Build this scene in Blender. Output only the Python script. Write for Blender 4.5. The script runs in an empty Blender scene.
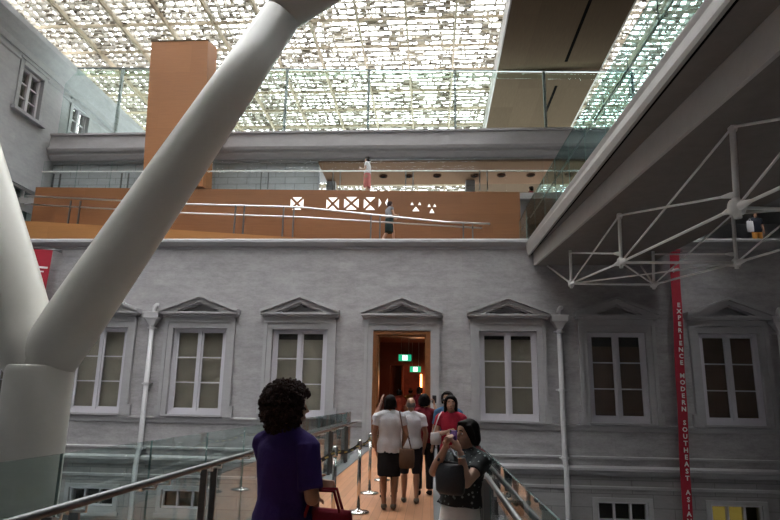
import bpy, bmesh, math, random
from mathutils import Vector, Matrix, noise
R = random.Random(7)
D = bpy.data; COL = bpy.context.scene.collection
PI = math.pi

# ------------------------------------------------------------------ materials
def mat(name, col, rough=0.6, metal=0.0, var=0.0, vscale=3.0, bump=0.0, bscale=20.0, emit=None, estr=0.0, spec=0.5, kind=None):
    m = D.materials.new(name); m.use_nodes = True
    nt = m.node_tree; b = nt.nodes['Principled BSDF']
    b.inputs['Base Color'].default_value = (*col, 1); b.inputs['Roughness'].default_value = rough
    b.inputs['Metallic'].default_value = metal; b.inputs['Specular IOR Level'].default_value = spec
    tc = nt.nodes.new('ShaderNodeTexCoord')
    if var > 0:
        n = nt.nodes.new('ShaderNodeTexNoise'); n.inputs['Scale'].default_value = vscale; n.inputs['Detail'].default_value = 6
        n.inputs['Roughness'].default_value = 0.65
        nt.links.new(tc.outputs['Object'], n.inputs['Vector'])
        r = nt.nodes.new('ShaderNodeValToRGB')
        r.color_ramp.elements[0].position = .3; r.color_ramp.elements[1].position = .7
        r.color_ramp.elements[0].color = (*[c * (1 - var) for c in col], 1)
        r.color_ramp.elements[1].color = (*[min(1, c * (1 + var)) for c in col], 1)
        nt.links.new(n.outputs['Fac'], r.inputs['Fac']); nt.links.new(r.outputs['Color'], b.inputs['Base Color'])
    if bump > 0:
        n2 = nt.nodes.new('ShaderNodeTexNoise'); n2.inputs['Scale'].default_value = bscale; n2.inputs['Detail'].default_value = 4
        nt.links.new(tc.outputs['Object'], n2.inputs['Vector'])
        bp = nt.nodes.new('ShaderNodeBump'); bp.inputs['Strength'].default_value = bump; bp.inputs['Distance'].default_value = .02
        nt.links.new(n2.outputs['Fac'], bp.inputs['Height']); nt.links.new(bp.outputs['Normal'], b.inputs['Normal'])
    if emit:
        b.inputs['Emission Color'].default_value = (*emit, 1); b.inputs['Emission Strength'].default_value = estr
    return m

def plaster(name, col, var=.16, brick=True, axis='XZ', bw=1.1, rh=.55, mortar=.90):
    """grey rendered masonry: soft cloudy wear and faint scored block joints"""
    m = mat(name, col, .85, bump=.25, bscale=14, spec=.2)
    nt = m.node_tree; b = nt.nodes['Principled BSDF']
    tc = nt.nodes.new('ShaderNodeTexCoord')
    n = nt.nodes.new('ShaderNodeTexNoise'); n.inputs['Scale'].default_value = 1.6; n.inputs['Detail'].default_value = 10; n.inputs['Roughness'].default_value = .82
    mp = nt.nodes.new('ShaderNodeMapping'); mp.inputs['Scale'].default_value = (.8, .8, 2.2)
    nt.links.new(tc.outputs['Object'], mp.inputs['Vector']); nt.links.new(mp.outputs[0], n.inputs['Vector'])
    r = nt.nodes.new('ShaderNodeValToRGB')
    r.color_ramp.elements[0].position = .28; r.color_ramp.elements[1].position = .72
    r.color_ramp.elements[0].color = (*[c * (1 - var) for c in col], 1); r.color_ramp.elements[1].color = (*[c * (1 + var) for c in col], 1)
    nt.links.new(n.outputs['Fac'], r.inputs['Fac']); out = r.outputs['Color']
    if brick:
        s = nt.nodes.new('ShaderNodeSeparateXYZ'); c = nt.nodes.new('ShaderNodeCombineXYZ')
        nt.links.new(tc.outputs['Object'], s.inputs[0])
        nt.links.new(s.outputs[axis[0]], c.inputs[0]); nt.links.new(s.outputs[axis[1]], c.inputs[1])
        k = nt.nodes.new('ShaderNodeTexBrick'); k.inputs['Scale'].default_value = 1
        k.inputs['Brick Width'].default_value = bw; k.inputs['Row Height'].default_value = rh
        k.inputs['Mortar Size'].default_value = .012; k.inputs['Mortar Smooth'].default_value = .3
        k.inputs['Color1'].default_value = (1, 1, 1, 1); k.inputs['Color2'].default_value = (.93, .93, .93, 1)
        k.inputs['Mortar'].default_value = (mortar, mortar, mortar, 1)
        nt.links.new(c.outputs[0], k.inputs['Vector'])
        mx = nt.nodes.new('ShaderNodeMix'); mx.data_type = 'RGBA'; mx.blend_type = 'MULTIPLY'; mx.inputs[0].default_value = 1
        nt.links.new(out, mx.inputs[6]); nt.links.new(k.outputs['Color'], mx.inputs[7]); out = mx.outputs[2]
    nt.links.new(out, b.inputs['Base Color'])
    return m

def planks(name, col, w=.11, l=1.6, axis='YX', rough=.45, contrast=.16, mortar=.55, spec=.35):
    m = mat(name, col, rough, spec=spec)
    nt = m.node_tree; b = nt.nodes['Principled BSDF']
    tc = nt.nodes.new('ShaderNodeTexCoord'); s = nt.nodes.new('ShaderNodeSeparateXYZ'); c = nt.nodes.new('ShaderNodeCombineXYZ')
    nt.links.new(tc.outputs['Object'], s.inputs[0])
    nt.links.new(s.outputs[axis[0]], c.inputs[0]); nt.links.new(s.outputs[axis[1]], c.inputs[1])
    k = nt.nodes.new('ShaderNodeTexBrick'); k.inputs['Scale'].default_value = 1
    k.inputs['Brick Width'].default_value = l; k.inputs['Row Height'].default_value = w
    k.inputs['Mortar Size'].default_value = .004; k.inputs['Mortar Smooth'].default_value = .2
    k.inputs['Color1'].default_value = (*[x * (1 - contrast) for x in col], 1); k.inputs['Color2'].default_value = (*[x * (1 + contrast) for x in col], 1)
    k.inputs['Mortar'].default_value = (*[x * mortar for x in col], 1)
    nt.links.new(c.outputs[0], k.inputs['Vector'])
    w_ = nt.nodes.new('ShaderNodeTexNoise'); w_.inputs['Scale'].default_value = 3; w_.inputs['Detail'].default_value = 5
    mp = nt.nodes.new('ShaderNodeMapping'); mp.inputs['Scale'].default_value = (.5, 8, 1)
    nt.links.new(c.outputs[0], mp.inputs['Vector']); nt.links.new(mp.outputs[0], w_.inputs['Vector'])
    r = nt.nodes.new('ShaderNodeValToRGB'); r.color_ramp.elements[0].color = (.78, .78, .78, 1); r.color_ramp.elements[1].color = (1.1, 1.1, 1.1, 1)
    nt.links.new(w_.outputs['Fac'], r.inputs['Fac'])
    mx = nt.nodes.new('ShaderNodeMix'); mx.data_type = 'RGBA'; mx.blend_type = 'MULTIPLY'; mx.inputs[0].default_value = 1
    nt.links.new(k.outputs['Color'], mx.inputs[6]); nt.links.new(r.outputs['Color'], mx.inputs[7])
    nt.links.new(mx.outputs[2], b.inputs['Base Color'])
    return m

def glass(name, tint, rough=.0, ior=1.45, boost=1.0, base=.04):
    m = D.materials.new(name); m.use_nodes = True; nt = m.node_tree
    nt.nodes.remove(nt.nodes['Principled BSDF']); o = nt.nodes['Material Output']
    t = nt.nodes.new('ShaderNodeBsdfTransparent'); t.inputs[0].default_value = (*tint, 1)
    g = nt.nodes.new('ShaderNodeBsdfGlossy'); g.inputs['Roughness'].default_value = rough
    f = nt.nodes.new('ShaderNodeLayerWeight'); f.inputs[0].default_value = .5           # facing = 1 - |n.v|, the same from both sides
    pw = nt.nodes.new('ShaderNodeMath'); pw.operation = 'POWER'; pw.inputs[1].default_value = 5
    mu = nt.nodes.new('ShaderNodeMath'); mu.operation = 'MULTIPLY_ADD'; mu.inputs[1].default_value = .9 * boost; mu.inputs[2].default_value = base; mu.use_clamp = True
    x = nt.nodes.new('ShaderNodeMixShader')
    nt.links.new(f.outputs['Facing'], pw.inputs[0]); nt.links.new(pw.outputs[0], mu.inputs[0]); nt.links.new(mu.outputs[0], x.inputs[0])
    nt.links.new(t.outputs[0], x.inputs[1]); nt.links.new(g.outputs[0], x.inputs[2]); nt.links.new(x.outputs[0], o.inputs['Surface'])
    return m

def translucent(name, col, fac=.5):
    m = D.materials.new(name); m.use_nodes = True; nt = m.node_tree
    nt.nodes.remove(nt.nodes['Principled BSDF']); o = nt.nodes['Material Output']
    d = nt.nodes.new('ShaderNodeBsdfDiffuse'); d.inputs[0].default_value = (*col, 1)
    t = nt.nodes.new('ShaderNodeBsdfTranslucent'); t.inputs[0].default_value = (*col, 1)
    x = nt.nodes.new('ShaderNodeMixShader'); x.inputs[0].default_value = fac
    nt.links.new(d.outputs[0], x.inputs[1]); nt.links.new(t.outputs[0], x.inputs[2]); nt.links.new(x.outputs[0], o.inputs['Surface'])
    return m

M = {}
M['facade'] = plaster('facade_plaster', (.345, .33, .335), var=.34, mortar=.92)
M['base'] = plaster('base_plaster', (.29, .28, .28), bw=1.3, rh=.42, mortar=.6)
M['wing'] = plaster('wing_plaster', (.35, .355, .37), axis='YZ', mortar=.94)
M['stone'] = plaster('stone_trim', (.36, .35, .355), brick=False, var=.12)
M['backwall'] = plaster('back_wall', (.34, .35, .36), bw=.9, rh=.33, mortar=.5)
M['cornice'] = plaster('cornice_stone', (.32, .31, .315), brick=False, var=.12)
M['white'] = mat('white_painted_wood', (.50, .48, .52), .5)
M['pipe'] = mat('painted_downpipe', (.50, .49, .50), .5, var=.08)
M['blind'] = mat('beige_blind', (.40, .365, .31), .8, var=.12, vscale=1.2)
M['darkblind'] = mat('brown_blind', (.16, .105, .085), .8, var=.2, vscale=1.2)
M['darkroom'] = mat('dark_interior', (.035, .03, .03), .8)
M['pane'] = glass('window_glass', (.85, .85, .83), .02, 1.5)
M['railglass'] = glass('green_balustrade_glass', (.87, .94, .925), .0, 1.5, 1.0, .022)
M['roofglass'] = glass('green_screen_glass', (.90, .955, .93), .0, 1.45, .4, .0008)
M['bridgeglass'] = glass('teal_bridge_glass', (.64, .78, .77), .0, 1.45, .6, .012)
M['galleryglass'] = glass('gallery_glass', (.94, .965, .96), .0, 1.45, .5, .010)
M['edge'] = mat('glass_edge', (.16, .24, .23), .2)
M['steel'] = mat('brushed_steel', (.55, .55, .55), .3, 1.0)
M['darksteel'] = mat('dark_handrail_steel', (.13, .13, .13), .35, .8)
M['whitesteel'] = mat('white_painted_steel', (.82, .81, .80), .4, var=.05)
M['chain'] = mat('white_steel_column', (.52, .51, .465), .32, var=.04, vscale=1.5)
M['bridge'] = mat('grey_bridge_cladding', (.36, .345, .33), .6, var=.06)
M['web'] = mat('lit_bridge_cladding', (.52, .50, .48), .6, var=.05)  # fascia cladding in a lighter colour, so the web looks lit
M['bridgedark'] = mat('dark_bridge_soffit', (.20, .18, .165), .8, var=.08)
M['soffit'] = planks('brown_soffit_panels', (.096, .070, .049), w=1.2, l=4.0, contrast=.06, rough=.95, mortar=.8, spec=0)
M['slot'] = mat('black_slot', (.006, .006, .006), 1.0, spec=0)
M['orange'] = planks('orange_veneer', (.20, .086, .034), w=.42, l=2.4, axis='XZ', rough=.4, contrast=.06, mortar=.8)
M['lightwood'] = planks('pale_orange_veneer', (.33, .15, .05), w=.5, l=3, axis='XZ', rough=.4, contrast=.05, mortar=.9)
M['copper'] = planks('tower_veneer', (.285, .118, .043), w=1.3, l=1.2, axis='XZ', rough=.45, contrast=.05, mortar=.85)
M['deck'] = planks('deck_boards', (.42, .20, .105), w=.12, l=1.8, axis='YX')
M['kerb'] = mat('grey_kerb_strip', (.14, .14, .145), .6, var=.1)
M['doorwood'] = mat('door_lining_wood', (.20, .075, .025), .35, var=.2, vscale=6)
M['innerwood'] = mat('dark_red_panel', (.11, .032, .018), .4, var=.15, vscale=2)
M['redwall'] = mat('red_inner_wall', (.26, .05, .03), .6, var=.5, vscale=2)
M['tile'] = translucent('roof_louvre_sheet', (.285, .262, .215), .20)
M['roofbeam'] = mat('roof_beam', (.34, .285, .20), .7)
M['concrete'] = mat('concrete', (.25, .25, .25), .8, var=.1)
M['red'] = mat('red_banner_cloth', (.36, .012, .030), .7, var=.06)
M['print'] = mat('white_print', (.75, .72, .72), .7)
M['black'] = mat('black_plastic', (.012, .012, .013), .4)
M['chrome'] = mat('chrome', (.75, .74, .72), .16, 1.0)
M['belt'] = mat('black_belt', (.012, .012, .011), .6)
M['gold'] = mat('gold_print', (.45, .33, .10), .6)
M['exit'] = mat('exit_green', (.01, .35, .14), .5, emit=(.015, .42, .22), estr=.5)
M['exitw'] = mat('exit_white', (.8, .9, .9), .5, emit=(.75, 1, .95), estr=.75)
M['lamp'] = mat('warm_lamp', (.9, .6, .3), .5, emit=(1, .42, .12), estr=3.0)
M['lit'] = mat('glowing_white', (.85, .85, .85), .6, emit=(1, .97, .92), estr=.55)  # emission added so the wall triangles look bright
M['lens'] = mat('downlight_trim', (.05, .025, .018), .9, spec=0)
M['yellow'] = mat('lit_yellow_blind', (.5, .42, .12), .6, emit=(.6, .45, .1), estr=.12)

# ------------------------------------------------------------------ mesh builder
class MB:
    def __init__(s): s.v = []; s.f = []; s.m = []; s.mi = 0
    def add(s, vs, fs):
        o = len(s.v); s.v += [tuple(v) for v in vs]
        for f in fs: s.f.append(tuple(o + i for i in f)); s.m.append(s.mi)
    def box(s, x0, x1, y0, y1, z0, z1):
        s.hexa([(x0, y0, z0), (x1, y0, z0), (x1, y1, z0), (x0, y1, z0), (x0, y0, z1), (x1, y0, z1), (x1, y1, z1), (x0, y1, z1)])
    def hexa(s, p):
        s.add(p, [(3, 2, 1, 0), (4, 5, 6, 7), (0, 1, 5, 4), (1, 2, 6, 5), (2, 3, 7, 6), (3, 0, 4, 7)])
    def bar(s, a, b, w, h, up=(0, 0, 1)):
        a = Vector(a); b = Vector(b); d = (b - a).normalized(); u = Vector(up)
        x = d.cross(u)
        if x.length < 1e-4: x = d.cross(Vector((1, 0, 0)))
        x.normalize(); z = x.cross(d).normalized(); x *= w / 2; z *= h / 2
        s.hexa([a - x - z, a + x - z, b + x - z, b - x - z, a - x + z, a + x + z, b + x + z, b - x + z])
    def tube(s, pts, rad, n=10, sq=None, caps=True, ref=None):
        """sweep; rad is a number, list of numbers or list of (rx, ry)"""
        pts = [Vector(p) for p in pts]; k = len(pts)
        if not isinstance(rad, (list, tuple)): rad = [rad] * k
        vs = []; fs = []; px = None
        for i, p in enumerate(pts):
            t = (pts[min(i + 1, k - 1)] - pts[max(i - 1, 0)])
            t = t.normalized() if t.length > 1e-9 else Vector((0, 0, 1))
            if px is None:
                r = Vector(ref) if ref else (Vector((1, 0, 0)) if abs(t.x) < .8 else Vector((0, 1, 0)))
            else: r = px
            x = (r - t * r.dot(t)).normalized(); y = t.cross(x); px = x
            rr = rad[i]; rx, ry = rr if isinstance(rr, (list, tuple)) else (rr, rr)
            for j in range(n):
                a = 2 * PI * j / n; vs.append(p + x * rx * math.cos(a) + y * ry * math.sin(a))
        for i in range(k - 1):
            for j in range(n):
                j2 = (j + 1) % n; fs.append((i * n + j, i * n + j2, (i + 1) * n + j2, (i + 1) * n + j))
        if caps: fs.append(tuple(range(n - 1, -1, -1))); fs.append(tuple((k - 1) * n + j for j in range(n)))
        s.add(vs, fs)
    def ell(s, c, r, n=16, m=10, rot=None):
        c = Vector(c); vs = []; fs = []
        for i in range(1, m):
            a = PI * i / m
            for j in range(n):
                b = 2 * PI * j / n
                v = Vector((r[0] * math.sin(a) * math.cos(b), r[1] * math.sin(a) * math.sin(b), r[2] * math.cos(a)))
                vs.append(c + (rot @ v if rot else v))
        top = Vector((0, 0, r[2])); 
        vs.append(c + (rot @ top if rot else top)); vs.append(c - (rot @ top if rot else top)); T = len(vs) - 2; B = T + 1
        for i in range(m - 2):
            for j in range(n):
                j2 = (j + 1) % n; fs.append((i * n + j, (i + 1) * n + j, (i + 1) * n + j2, i * n + j2))
        for j in range(n):
            j2 = (j + 1) % n; fs.append((T, j, j2)); fs.append((B, (m - 2) * n + j2, (m - 2) * n + j))
        s.add(vs, fs)
    def prism(s, poly, axis, a, b):
        """extrude a 2-D polygon along axis ('X','Y','Z') from a to b"""
        def P(u, v, w): return {'X': (w, u, v), 'Y': (u, w, v), 'Z': (u, v, w)}[axis]
        n = len(poly); vs = [P(u, v, a) for u, v in poly] + [P(u, v, b) for u, v in poly]
        s.add(vs, [tuple(range(n - 1, -1, -1)), tuple(range(n, 2 * n))] + [(i, (i + 1) % n, n + (i + 1) % n, n + i) for i in range(n)])
    def lathe(s, prof, c, n=20):
        c = Vector(c); vs = []; fs = []; k = len(prof)
        for r, z in prof:
            for j in range(n):
                a = 2 * PI * j / n; vs.append(c + Vector((r * math.cos(a), r * math.sin(a), z)))
        for i in range(k - 1):
            for j in range(n):
                j2 = (j + 1) % n; fs.append((i * n + j, i * n + j2, (i + 1) * n + j2, (i + 1) * n + j))
        fs.append(tuple(range(n - 1, -1, -1))); fs.append(tuple((k - 1) * n + j for j in range(n)))
        s.add(vs, fs)
    def build(s, name, mats, parent=None, smooth=False, bevel=0, loc=None):
        me = D.meshes.new(name); me.from_pydata(s.v, [], s.f)
        mats = mats if isinstance(mats, (list, tuple)) else [mats]
        for x in mats: me.materials.append(x)
        if len(mats) > 1: me.polygons.foreach_set('material_index', s.m)
        bm = bmesh.new(); bm.from_mesh(me); bmesh.ops.recalc_face_normals(bm, faces=bm.faces); bm.to_mesh(me); bm.free()
        if smooth: me.polygons.foreach_set('use_smooth', [True] * len(me.polygons))
        o = D.objects.new(name, me); COL.objects.link(o)
        if parent: o.parent = parent
        if loc: o.location = loc
        if bevel:
            b = o.modifiers.new('bevel', 'BEVEL'); b.width = bevel; b.segments = 2; b.limit_method = 'ANGLE'
        return o

def tag(o, label=None, cat=None, group=None, kind=None):
    if label: o['label'] = label
    if cat: o['category'] = cat
    if group: o['group'] = group
    if kind: o['kind'] = kind
    return o
def empty(name, loc=(0, 0, 0), rz=0, label=None, cat=None, group=None, kind=None):
    o = D.objects.new(name, None); COL.objects.link(o); o.location = loc; o.rotation_euler = (0, 0, rz); o.empty_display_size = .1
    return tag(o, label, cat, group, kind)
def struct(mb, name, m, label, cat, **k): return tag(mb.build(name, m, **k), label, cat, None, 'structure')
def copy_tree(o, parent=None):
    c = o.copy(); COL.objects.link(c)
    if parent: c.parent = parent
    for ch in list(o.children): copy_tree(ch, c)
    return c

# ------------------------------------------------------------------ the room shell
FY = 21.5                                   # front plane of the old facade
WX = [-11.85, -8.22, -4.61, -1.02, 2.64, 6.29, 9.98, 13.85, 17.5, -15.64]
GW = [-15.2, -11.55, -8.3, 2.3, 6.17, 9.72, 13.4]
holes = []
for i, x in enumerate(WX):
    if i == 3: holes.append((x - 1.0, x + 1.0, -.02, 3.95))
    else: holes.append((x - .99, x + .99, .95, 3.97))
def wall_with_holes(mb, x0, x1, z0, z1, y0, y1, holes):
    xs = sorted({x0, x1, *[h[0] for h in holes], *[h[1] for h in holes]}); zs = sorted({z0, z1, *[h[2] for h in holes], *[h[3] for h in holes]})
    xs = [x for x in xs if x0 <= x <= x1]; zs = [z for z in zs if z0 <= z <= z1]
    for a, b in zip(xs, xs[1:]):
        run = None
        for c, d in zip(zs, zs[1:]):
            inside = any(h[0] < (a + b) / 2 < h[1] and h[2] < (c + d) / 2 < h[3] for h in holes)
            if not inside:
                if run and abs(run[1] - c) < 1e-6: run[1] = d
                else:
                    if run: mb.box(a, b, y0, y1, *run)
                    run = [c, d]
        if run: mb.box(a, b, y0, y1, *run)
mb = MB(); wall_with_holes(mb, -18, 22, -.45, 7.2, FY, FY + .5, holes)
struct(mb, 'wall_north', M['facade'], 'long grey rendered facade with pedimented windows across the court', 'wall')
mb = MB(); wall_with_holes(mb, -18, 22, -6, -.45, FY, FY + .5, [(x - .8, x + .8, -2.1, -1.5) for x in GW])
struct(mb, 'wall_base', M['base'], 'darker grey block base storey of the facade below the bridge', 'wall')
# facade mouldings
mb = MB()
mb.prism([(FY, 6.86), (FY - .06, 6.9), (FY - .06, 6.98), (FY - .18, 7.06), (FY - .26, 7.08), (FY - .26, 7.17), (FY - .22, 7.22), (FY + .5, 7.24), (FY + .5, 6.86)], 'X', -18, 22)
struct(mb, 'trim_1', M['stone'], 'moulded stone ledge along the top edge of the facade', 'cornice')
mb = MB()
for a, b in ((-18, -2.32), (.28, 22)): mb.prism([(FY, .68), (FY - .05, .7), (FY - .07, .80), (FY - .10, .82), (FY - .10, .87), (FY, .90)], 'X', a, b)
struct(mb, 'trim_2', M['stone'], 'thin stone sill band running under the tall windows', 'sill band')
mb = MB()
for a, b in ((-18, -2.32), (.62, 22)):
    mb.prism([(FY, -.20), (FY - .05, -.19), (FY - .05, -.13), (FY, -.10)], 'X', a, b)
    mb.prism([(FY, -.72), (FY - .06, -.66), (FY - .10, -.58), (FY - .20, -.54), (FY - .20, -.46), (FY - .12, -.42), (FY, -.40)], 'X', a, b)
    mb.prism([(FY, -1.14), (FY - .05, -1.12), (FY - .05, -1.05), (FY, -1.02)], 'X', a, b)
struct(mb, 'trim_3', M['stone'], 'stone string course across the facade at floor level', 'string course')

def upper_window(x, i, k):
    w = empty('window_%d' % i, (x, FY, .82), 0, WLAB[i - 1], 'window', None, 'structure')
    z = lambda q: q - .82
    f = MB(); T = 3.96
    f.box(-.98, -.86, .06, .22, z(.96), z(T)); f.box(.86, .98, .06, .22, z(.96), z(T))
    f.box(-.86, .86, .06, .22, z(T) - .09, z(T)); f.box(-.86, .86, .06, .22, z(.96), z(1.10)); f.box(-.045, .045, .05, .22, z(1.10), z(T) - .09)
    f.build('window_frame', M['white'], w)
    for sx in (-1, 1):
        s = MB(); a, b = sorted((sx * .048, sx * .86)); t = .062; lo, hi = z(1.10), z(T) - .09; g0, g1 = lo + .09, hi - .06
        s.box(a, a + t, .09, .16, lo, hi); s.box(b - t, b, .09, .16, lo, hi)
        s.box(a + t, b - t, .09, .16, lo, g0); s.box(a + t, b - t, .09, .16, g1, hi)
        for q in (1, 2): s.box(a + t, b - t, .10, .15, g0 + (g1 - g0) * q / 3 - .02, g0 + (g1 - g0) * q / 3 + .02)
        so = s.build('sash', M['white'], w)
        p = MB(); p.box(a + t, b - t, .122, .130, g0, g1); p.build('pane', M['pane'], so)
    bl = MB(); q = (3.9, 3.9, 3.62, 3.9, 3.7, 3.5, 3.9, 3.9, 3.9, 3.9)[k]
    bl.box(-.9, .9, .30, .32, z(.98), z(q)); bl.build('blind', M['darkblind' if k in (5, 6) else 'blind'], w)
    d = MB(); d.box(-.95, .95, .46, .5, z(.96), z(3.96)); d.build('dark_room', M['darkroom'], w)
    surround(w, z, .98, 3.96)
def surround(w, z, hw, top=3.88, bottom=.82):
    s = MB()
    for sx in (-1, 1):
        a, b = sorted((sx * hw, sx * (hw + .30))); s.box(a, b, -.10, .05, z(bottom) + .07, z(top) + .35)
        a, b = sorted((sx * (hw + .18), sx * (hw + .30))); s.box(a, b, -.15, -.10, z(bottom) + .07, z(top) + .35)
        if bottom > .5:
            a, b = sorted((sx * (hw + .30), sx * (hw + .40))); s.box(a, b, -.14, .02, z(bottom) + .07, z(1.22))
            s.box(a, b, -.12, .02, z(1.22), z(1.28))
    s.box(-hw, hw, -.10, .05, z(top) + .002, z(top) + .35); s.box(-hw - .18, hw + .18, -.15, -.10, z(top) + .22, z(top) + .35)
    if bottom > .5: s.box(-hw - .05, hw + .05, -.16, .05, z(.90), z(.96))
    s.build('surround', M['stone'], w)
    p = MB(); e = hw + .42; b0 = z(top) + .42; b1 = b0 + .15; pk = z(5.14)
    p.box(-e + .16, e - .16, -.16, .05, z(top) + .35, b0)
    p.box(-e + .05, e - .05, -.28, .05, b0, b0 + .07); p.box(-e, e, -.36, .05, b0 + .07, b1)
    for sx in (-1, 1):
        p.prism([(sx * e, b1), (sx * e, b1 + .10), (0, pk), (0, pk - .10), (sx * (e - .04), b1)], 'Y', -.42, .04)
        p.prism([(sx * (e - .04), b1), (0, pk - .10), (0, pk - .26), (sx * (e - .55), b1)], 'Y', -.33, .04)
        p.prism([(sx * (e - .55), b1), (0, pk - .26), (0, pk - .31), (sx * (e - .70), b1)], 'Y', -.24, .04)
    p.build('pediment', M['stone'], w)
    ty = MB(); ty.prism([(-e + .68, b1 - .01), (e - .68, b1 - .01), (0, pk - .30)], 'Y', -.02, .03); ty.build('tympanum', M['cornice'], w)
WLAB = ['tall window half hidden behind the white forked column trunk', 'tall window second from left, between left downpipe and next pediment',
        'tall window above the purple-shirted woman, just left of the doorway', 'tall window just right of the doorway, behind the photographing woman',
        'tall window with reddish dark panes right of the right downpipe', 'dim tall window right of the red vertical banner',
        'tall window cut off by the right edge beside the last downpipe', 'tall window outside the frame to the right', 'tall window hidden behind the left arm of the forked column']
n = 0
for k, x in enumerate(WX):
    if k == 3 or x > 15: continue
    n += 1; upper_window(x, {0: 1, 1: 2, 2: 3, 4: 4, 5: 5, 6: 6, 7: 7, 9: 9}[k], k)

GLAB = ['small base window hidden behind the forked column', 'small three-pane base window below the left glass balustrade, beside the column', 'small base window with brown panes below the second tall window',
        'small dark base window beside the right glass railing', 'small dark three-pane base window right of the right downpipe', 'small base window with yellow lit panes right of the red banner', 'small base window at the right edge']
for i, x in enumerate(GW):
    w = empty('window_%d' % (10 + i), (x, FY, -2.1), 0, GLAB[i], 'window', None, 'structure')
    f = MB(); f.box(-.8, .8, .04, .2, .54, .6); f.box(-.8, .8, .04, .2, 0, .06)
    for q in (-.77, -.26, .26, .77): f.box(q - .03, q + .03, .04, .2, .06, .54)
    f.build('window_frame', M['white'], w)
    s = MB(); s.box(-1.0, 1.0, -.08, .02, -.30, -.16); s.box(-.95, -.8, -.05, .05, -.16, .72); s.box(.8, .95, -.05, .05, -.16, .72); s.box(-.8, .8, -.05, .05, .6, .72); s.box(-.8, .8, -.05, .05, -.16, 0)
    s.build('surround', M['stone'], w)
    d = MB(); d.box(-.8, .8, .44, .48, 0, .6); d.build('dark_room', M['blind'] if i == 2 else M['darkroom'], w)
    if i == 5:
        for a in (-.72, -.12): b = MB(); b.box(a, a + .5, .3, .34, .08, .5); b.build('blind', M['yellow'], w)
    p = MB(); p.box(-.74, .74, .11, .12, .06, .54); p.build('pane', M['pane'], w)

# doorway through the facade
d = empty('door_1', (-1.02, FY, 0), 0, 'open doorway with wooden lining under a pediment at the bridge end', 'doorway', None, 'structure')
surround(d, lambda q: q, 1.0, 3.95, 0.0)
f = MB(); f.box(-1.0, -.86, -.06, .55, 0, 3.93); f.box(.86, 1.0, -.06, .55, 0, 3.93); f.box(-.86, .86, -.06, .55, 3.80, 3.93)
f.build('door_lining', M['doorwood'], d)
b = MB(); b.box(-.86, -.80, .0, .5, 0, 3.80); b.box(.80, .86, .0, .5, 0, 3.80); b.box(-.80, .80, .0, .5, 3.73, 3.80); b.build('door_stop', M['doorwood'], d)
# vestibule behind the doorway
mb = MB(); mb.box(-3.0, 1.0, FY + .5, 33, -.2, 0.0); mb.box(-2.35, .35, 22.35, 32.6, 0, .17); struct(mb, 'floor_vestibule', M['deck'], 'wooden floor inside the doorway', 'floor')
mb = MB(); mb.box(-3.0, -2.35, FY + .5, 33, 0, 4.2); struct(mb, 'wall_vestibule_left', M['innerwood'], 'dark red wall inside the doorway on the left', 'wall')
mb = MB(); mb.box(.35, 1.0, FY + .5, 33, 0, 4.2); struct(mb, 'wall_vestibule_right', M['innerwood'], 'dark red wall inside the doorway on the right', 'wall')
mb = MB(); mb.box(-2.35, .35, FY + .5, 33, 4.0, 4.2); struct(mb, 'ceiling_vestibule', M['innerwood'], 'dark ceiling inside the doorway', 'ceiling')
mb = MB(); mb.box(-2.35, -1.75, 26.6, 26.9, 0, 3.02); mb.box(-.48, .35, 26.6, 26.9, 0, 3.02); mb.box(-2.35, .35, 26.6, 26.9, 3.02, 4.0)
mb.box(-1.75, -1.2, 26.9, 27.0, 0, 3.02); mb.box(-1.25, -1.17, 26.6, 26.9, 0, 3.02)
struct(mb, 'wall_vestibule_portal', M['innerwood'], 'dark panelled portal deep inside the doorway', 'wall')
mb = MB(); mb.box(-2.35, .35, 32.6, 33, 0, 4); struct(mb, 'wall_vestibule_end', M['redwall'], 'red wall at the end of the passage inside the doorway', 'wall')
t = tag(MB.build((lambda m: (m.box(-.46, -.38, 26.50, 26.58, 1.85, 2.66), m)[1])(MB()), 'wall_light', M['lamp']), 'thin vertical orange light strip inside the doorway', 'lamp')
c = empty('added_ceiling_light', (-1.0, 28.0, 3.95), 0, 'round warm ceiling lamp added out of view to brighten the passage', 'lamp')  # added lamp, kept out of view behind the portal
m_ = MB(); m_.lathe([(.2, 0.1), (.2, 0.0), (.16, -.04)], (0, 0, 0)); m_.build('lamp_body', M['black'], c)
m_ = MB(); m_.lathe([(.15, -.041), (.15, -.06)], (0, 0, 0)); m_.build('diffuser', M['lamp'], c)
def lamp(name, loc, power, size, col):
    l = D.lights.new(name, 'POINT'); l.energy = power; l.shadow_soft_size = size; l.color = col
    o = D.objects.new(name, l); COL.objects.link(o); o.location = loc; return o
lamp('passage_lamp_light', (-.55, 26.1, 2.3), 14, .12, (1, .42, .2))
lamp('inner_fill_light', (-1.0, 28.0, 3.6), 40, .2, (1, .5, .28))  # added fill for the passage, below the unseen ceiling lamp

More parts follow.
